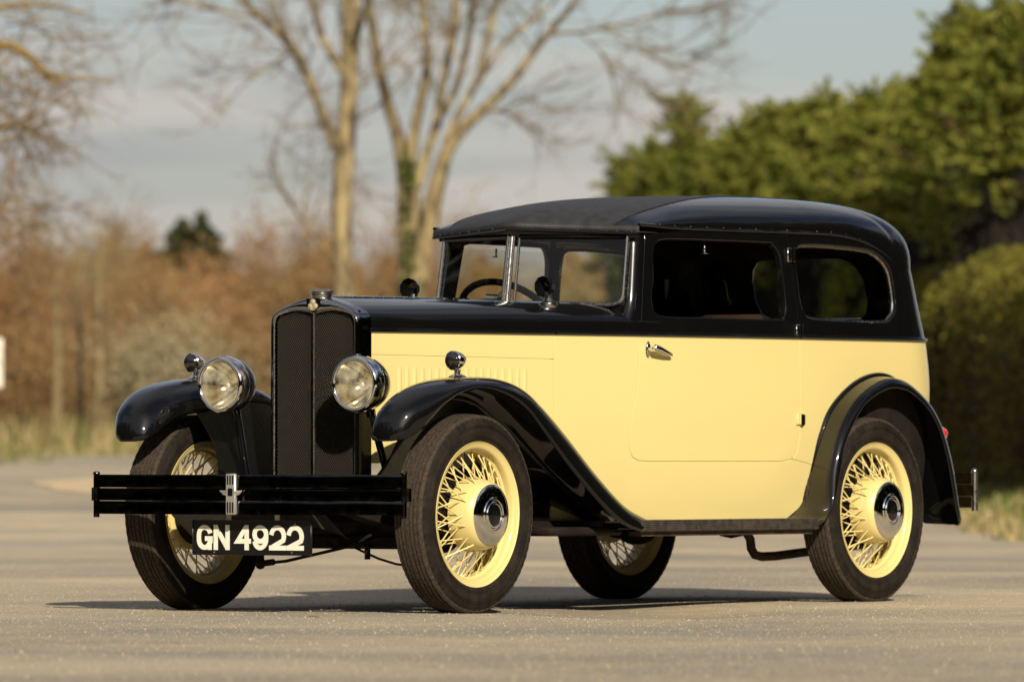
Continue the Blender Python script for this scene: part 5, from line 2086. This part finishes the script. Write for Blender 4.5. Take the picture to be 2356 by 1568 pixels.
def shrub(u, vtop, d, rad, kind, label, stems=16, leaves=2600, tw=None, name='bare_shrub', cat='shrub', upright=False):
    b = base_at(u, d)
    top = at(u, vtop, d)
    H = top.z - b.z
    root = thing(name, label, cat, b, 'leafless shrubs and saplings of the wood')
    st, tg, lv = MB(), MB(), MB()
    for k in range(stems):
        a = random.uniform(0, 6.28)
        e = rad * math.sqrt(random.random()) * (.5 if upright else 1)
        h = H * (1 - .45 * (e / rad) ** 2) * random.uniform(.75, 1.0)
        o0 = Vector((math.cos(a), math.sin(a), 0))
        p0 = b + o0 * e * .45
        p1 = b + o0 * e + Vector((0, 0, h))
        mid = p0.lerp(p1, .5) + Vector((random.gauss(0, .1), random.gauss(0, .1), 0))
        st.tube([p0, mid, p1], [.03, .02, .005], 5, caps=False)
        for j in range(9):
            t = random.uniform(.25, 1)
            q = p0.lerp(mid, t * 2) if t < .5 else mid.lerp(p1, t * 2 - 1)
            dr = Vector((random.gauss(0, .6), random.gauss(0, .6), random.uniform(.3, 1.2)))
            grow_twigs(tg, q, dr, random.uniform(.35, .8), .008, 1, kids=(3, 5), spread=.5)
            for l in range(int(leaves / stems / 9)):
                leaf_quad(lv, q + dr.normalized() * random.uniform(0, .7) + Vector((random.gauss(0, .16), random.gauss(0, .16), random.gauss(0, .16))), .032)
    c = wood_cols[kind]
    finish(root, [('stems', st, [c[0]]), ('twigs', tg, [c[0]]), ('crown', lv, [c[1]])], b)
    return root


SH = [(20, 430, 97, .9, 'rust', 'russet shrub at the far left edge under the lichened branches', 18, 5200),
      (110, 590, 100, .8, 'brown', 'brown shrub beside the russet one at far left', 18, 5200),
      (190, 560, 106, .8, 'olive', 'olive-brown sapling clump left of the poplar saplings', 16, 4200),
      (250, 470, 110, .55, 'brown', 'slender upright saplings rising above the left wood', 14, 1600),
      (300, 520, 112, .5, 'brown', 'thin upright sapling beside the taller saplings', 10, 1500),
      (330, 640, 98, .9, 'brown', 'mid brown shrub in front of the tall saplings', 18, 5200),
      (420, 650, 102, .85, 'rust', 'russet shrub below the dark conifer', 20, 6000),
      (500, 670, 100, .8, 'rust', 'russet shrub right of the dark conifer', 18, 5200),
      (590, 485, 104, .9, 'rust', 'tall orange-brown shrub above the right headlamp', 20, 5600),
      (670, 470, 103, .9, 'brown', 'tall brown shrub left of the straight bare tree', 20, 5200),
      (740, 560, 98, .8, 'brown', 'brown shrub at the foot of the straight bare tree', 18, 5200),
      (850, 455, 106, 1.0, 'brown', 'brown shrub between the two bare trees', 20, 4600),
      (1000, 455, 108, 1.0, 'brown', 'brown shrub behind the windscreen and forked tree', 20, 4600),
      (1080, 415, 112, .9, 'brown', 'pale brown tall shrub right of the forked tree', 18, 3000),
      (1200, 470, 116, .8, 'brown', 'thin bare shrub seen over the front of the car roof', 14, 1600),
      (1330, 620, 112, .9, 'olive', 'olive shrub seen through the windscreen', 16, 4200),
      (390, 800, 88, .7, 'pale', 'pale grey-green bush in front of the wood', 18, 5200),
      (470, 840, 90, .6, 'pale', 'pale bush right of the grey-green one', 14, 3600),
      (60, 820, 90, .7, 'brown', 'low dark brown shrub by the verge at left', 16, 4200),
      (560, 800, 90, .8, 'brown', 'low brown shrub beside the radiator', 16, 5200),
      (270, 800, 92, .7, 'brown', 'low brown shrub behind the slim saplings', 16, 4600)]
for (u, v, d, rad, kd, lab, stn, lvn) in SH:
    shrub(u, v, d, rad, kd, lab, stn, lvn, upright=('upright' in lab or 'slender' in lab))
# slim sapling trunks on the verge
for (u, w, d, lab) in ((132, 20, 84, 'slim bare sapling on the verge, leftmost of three'), (186, 18, 85, 'slim bare sapling on the verge, middle one of three'), (228, 20, 84, 'slim bare sapling on the verge, rightmost of three')):
    b = base_at(u, d)
    root = thing('sapling', lab, 'tree', b, 'slim saplings on the verge')
    tr, tg = MB(), MB()
    path = pxbranch(tr, [(u - 2, vpix(b, d), w * 1.3), (u, 900, w), (u + 2, 800, w * .85), (u - 2, 690, w * .6), (u + 6, 560, w * .3)], d, 0, 0, 8)
    for k in range(10):
        i = random.randint(6, len(path) - 2)
        grow_twigs(tg, path[i], (random.gauss(0, .8), random.gauss(0, .8), .8), random.uniform(.5, 1.1), .008, 2)
    finish(root, [('trunk', tr, [plain('pale_sapling_bark', (.17, .13, .065), (.26, .20, .10))]), ('twigs', tg, [M['twig']])], b)
# the dark conifer far behind the wood
b = base_at(440, 128)
root = thing('dark_conifer', 'dark green two-topped conifer rising behind the russet shrubs', 'tree', b)
tr, cr_ = MB(), MB()
tr.tube([b, b + Vector((0, 0, 2.4))], [.15, .05], 8)
for k in range(7000):
    if random.random() < .75:
        t = random.random() ** .7; u0, vt, hw = 420, 505, 118
    else:
        t = random.random() ** .7; u0, vt, hw = 462, 490, 86
    v = vt + t * 260
    u = u0 + (random.random() - .5) * 2 * hw * min(1, t * 2.1 + .06) * (.75 + .25 * math.sin(v * .13)) + (v - vt) * .12
    leaf_quad(cr_, at(u, v, 128 + random.gauss(0, .35)), .09)
finish(root, [('trunk', tr, [M['bark']]), ('crown', cr_, [plain('dark_needles', (.020, .028, .010), (.045, .055, .018), 2)])], b)
b = base_at(100, 118)
root = thing('small_conifer', 'small dark evergreen among the brown shrubs at left', 'tree', b)
tr, cr_ = MB(), MB()
tr.tube([b, b + Vector((0, 0, 2.4))], [.1, .03], 8)
for k in range(2600):
    t = random.random() ** .7
    v = 575 + t * 200
    leaf_quad(cr_, at(100 + (random.random() - .5) * 90 * min(1, t * 1.8 + .1), v, 118 + random.gauss(0, .3)), .08)
finish(root, [('trunk', tr, [M['bark']]), ('crown', cr_, [plain('dull_needles', (.04, .042, .016), (.08, .075, .03), 2)])], b)

# the wood's distant mass closes the gaps
mb = MB()
wm_ = [wood_cols['brown'][1], wood_cols['rust'][1], wood_cols['olive'][1]]
for k in range(80000):
    u = random.uniform(-120, 1500)
    top = 655 - 60 * smooth(140, 20, u) - 55 * smooth(520, 580, u) * (1 - smooth(760, 860, u)) - 70 * smooth(960, 1030, u) * (1 - smooth(1120, 1200, u)) + 45 * math.sin(u * .013) + 35 * math.sin(u * .031 + 1) + 20 * math.sin(u * .09)
    v = top + (1000 - top) * random.random() ** .9
    leaf_quad(mb, at(u, v, 124 + random.uniform(-5, 6)), .075, random.choices((0, 1, 2), (5, 2.0, 2.2))[0])
o = mb.build('far_wood', wm_, None, smooth=False)
tag(o, 'distant brown leafless wood closing the view behind the shrubs', None, None, 'stuff')
# evergreen wood across the road, behind the photographer: it is what the dark paint mirrors
mb = MB()
for k in range(30000):
    w_ = random.random()
    if w_ < .34:
        s, r = -15 + random.gauss(0, 1.2), random.uniform(-26, 22); hm = 10.5
    elif w_ < .68:
        s, r = random.uniform(-15, 45), 15 + random.gauss(0, .8); hm = 9
    else:
        s, r = random.uniform(-15, 42), -21 + random.gauss(0, .9); hm = 8
    h = (hm + 1.6 * math.sin((r + s) * .31) + 1.1 * math.sin((r - s) * .83 + 1)) * random.random() ** .8
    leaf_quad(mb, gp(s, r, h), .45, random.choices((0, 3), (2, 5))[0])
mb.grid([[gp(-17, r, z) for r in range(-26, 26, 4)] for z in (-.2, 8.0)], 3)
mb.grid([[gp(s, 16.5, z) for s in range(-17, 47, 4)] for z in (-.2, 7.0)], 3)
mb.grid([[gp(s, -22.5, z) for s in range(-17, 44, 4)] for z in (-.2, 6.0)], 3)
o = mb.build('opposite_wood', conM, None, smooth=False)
tag(o, 'evergreen wood on the opposite side of the road', None, None, 'stuff')

# white board at the left edge
b = base_at(-28, 66)
root = thing('notice_board', 'white board on a post cut by the left edge of the photo', 'sign', b)
mb = MB()
c0, c1 = at(-60, 778, 66), at(7, 892, 66)
cc = (c0 + c1) / 2
mb.box(cc, (.03, (c1 - c0).dot(RGT), abs(c1.z - c0.z)), 0, rot=Matrix.Rotation(math.atan2(RGT.y, RGT.x) - math.pi / 2, 3, 'Z'), bevel=.008)
o = mb.build('board', [M['white']], root); o.matrix_parent_inverse = Matrix.Translation(-Vector(b))
mb = MB()
mb.tube([b, Vector((b.x, b.y, c1.z + .02))], .03, 8)
o = mb.build('post', [M['twig']], root); o.matrix_parent_inverse = Matrix.Translation(-Vector(b))

# loose stones, leaves and grit on the road
def on_road(u, v):
    d = CAM.z / (((v - 784) * S_ / FPX) * UPV.z - FWD.z - ((u - 1178) * S_ / FPX) * RGT.z)
    p = at(u, v, d)
    return p


M['stone'] = plain('pale_stone', (.36, .27, .17), (.50, .39, .25), 30)
M['leaf'] = plain('dead_leaf', (.20, .09, .035), (.32, .16, .07), 30)
stone_px = [(1014, 1536, 9), (1010, 1440, 6), (910, 1330 + 110, 5), (240, 1508, 7), (548, 1414, 5), (1275, 1525, 6), (1352, 1432, 4), (650, 1462, 5), (880, 1470, 4), (1600, 1490, 5), (1890, 1440, 4), (2050, 1420, 5), (190, 1430, 4), (1510, 1418, 4)]
first = None
for i, (u, v, s) in enumerate(stone_px):
    p = on_road(u, v)
    r = s * S_ * 25 / FPX * .5
    if first is None:
        mb = MB()
        rows = []
        for a in range(7):
            ph = math.pi * a / 6
            rows.append([(math.sin(ph) * math.cos(j * .785) * random.uniform(.8, 1.2), math.sin(ph) * math.sin(j * .785) * random.uniform(.8, 1.2), .7 * math.cos(ph) + .45) for j in range(8)])
        mb.grid(rows, 0, close_v=True, flip=True)
        o = mb.build('loose_stone', [M['stone']], None, angle=20)
        first = o
    else:
        o = first.copy(); col.objects.link(o)
    o.location = p; o.scale = (r, r, r); o.rotation_euler = (0, 0, i * 1.7)
    tag(o, 'small pale loose stone lying on the road near the car', 'stone', 'loose stones on the road')
leaf_px = [(722, 1420, 26), (690, 1378, 12), (405, 1482, 14), (1160, 1448, 8), (1255, 1420, 7), (945, 1440, 8), (480, 1390, 9), (2040, 1395, 10)]
first = None
for i, (u, v, s) in enumerate(leaf_px):
    p = on_road(u, v)
    L = s * S_ * 25 / FPX * .5
    if first is None:
        mb = MB()
        rows = []
        for a in range(7):
            t = a / 6
            w = .28 * math.sin(math.pi * (t * .9 + .05))
            rows.append([(2 * t - 1, -w, .12 + .16 * math.sin(t * 5) + .10), (2 * t - 1, 0, .05 + .16 * math.sin(t * 5)), (2 * t - 1, w, .16 + .16 * math.sin(t * 5))])
        mb.grid(rows, 0)
        o = mb.build('dead_leaf', [M['leaf']], None, angle=60)
        first = o
    else:
        o = first.copy(); col.objects.link(o)
    o.location = p + Vector((0, 0, .002)); o.scale = (L, L, L * .7); o.rotation_euler = (0, 0, 2.2 + i * .35)
    tag(o, 'curled brown dead leaf lying on the road', 'leaf', 'dead leaves on the road')
mb = MB()
for k in range(46000):
    s_ = 17.3 + 21 * random.random() ** 1.15
    r_ = random.uniform(-1.03, 1.03) * 1178 * S_ * s_ / FPX
    q = random.uniform(.0009, .0030) if random.random() < .97 else random.uniform(.003, .0055)
    p = gp(s_, r_, ground_z(s_, r_))
    a = random.random() * 6.28
    mb.add([p + Vector((q * math.cos(a + t) * random.uniform(.8, 1.5), q * math.sin(a + t) * random.uniform(.8, 1.5), -.0012)) for t in (0, 2.1, 4.2)] + [p + Vector((0, 0, q * random.uniform(.7, 1.3)))],
           [(0, 1, 3), (1, 2, 3), (2, 0, 3)], random.choices((0, 1, 2), (5, 4, .25))[0])
tag(mb.build('grit', [plain('grey_grit', (.25, .22, .17), (.34, .30, .23), 40), plain('tan_grit', (.32, .27, .195), (.42, .35, .25), 40), M['stone']], None, smooth=False), kind='stuff')
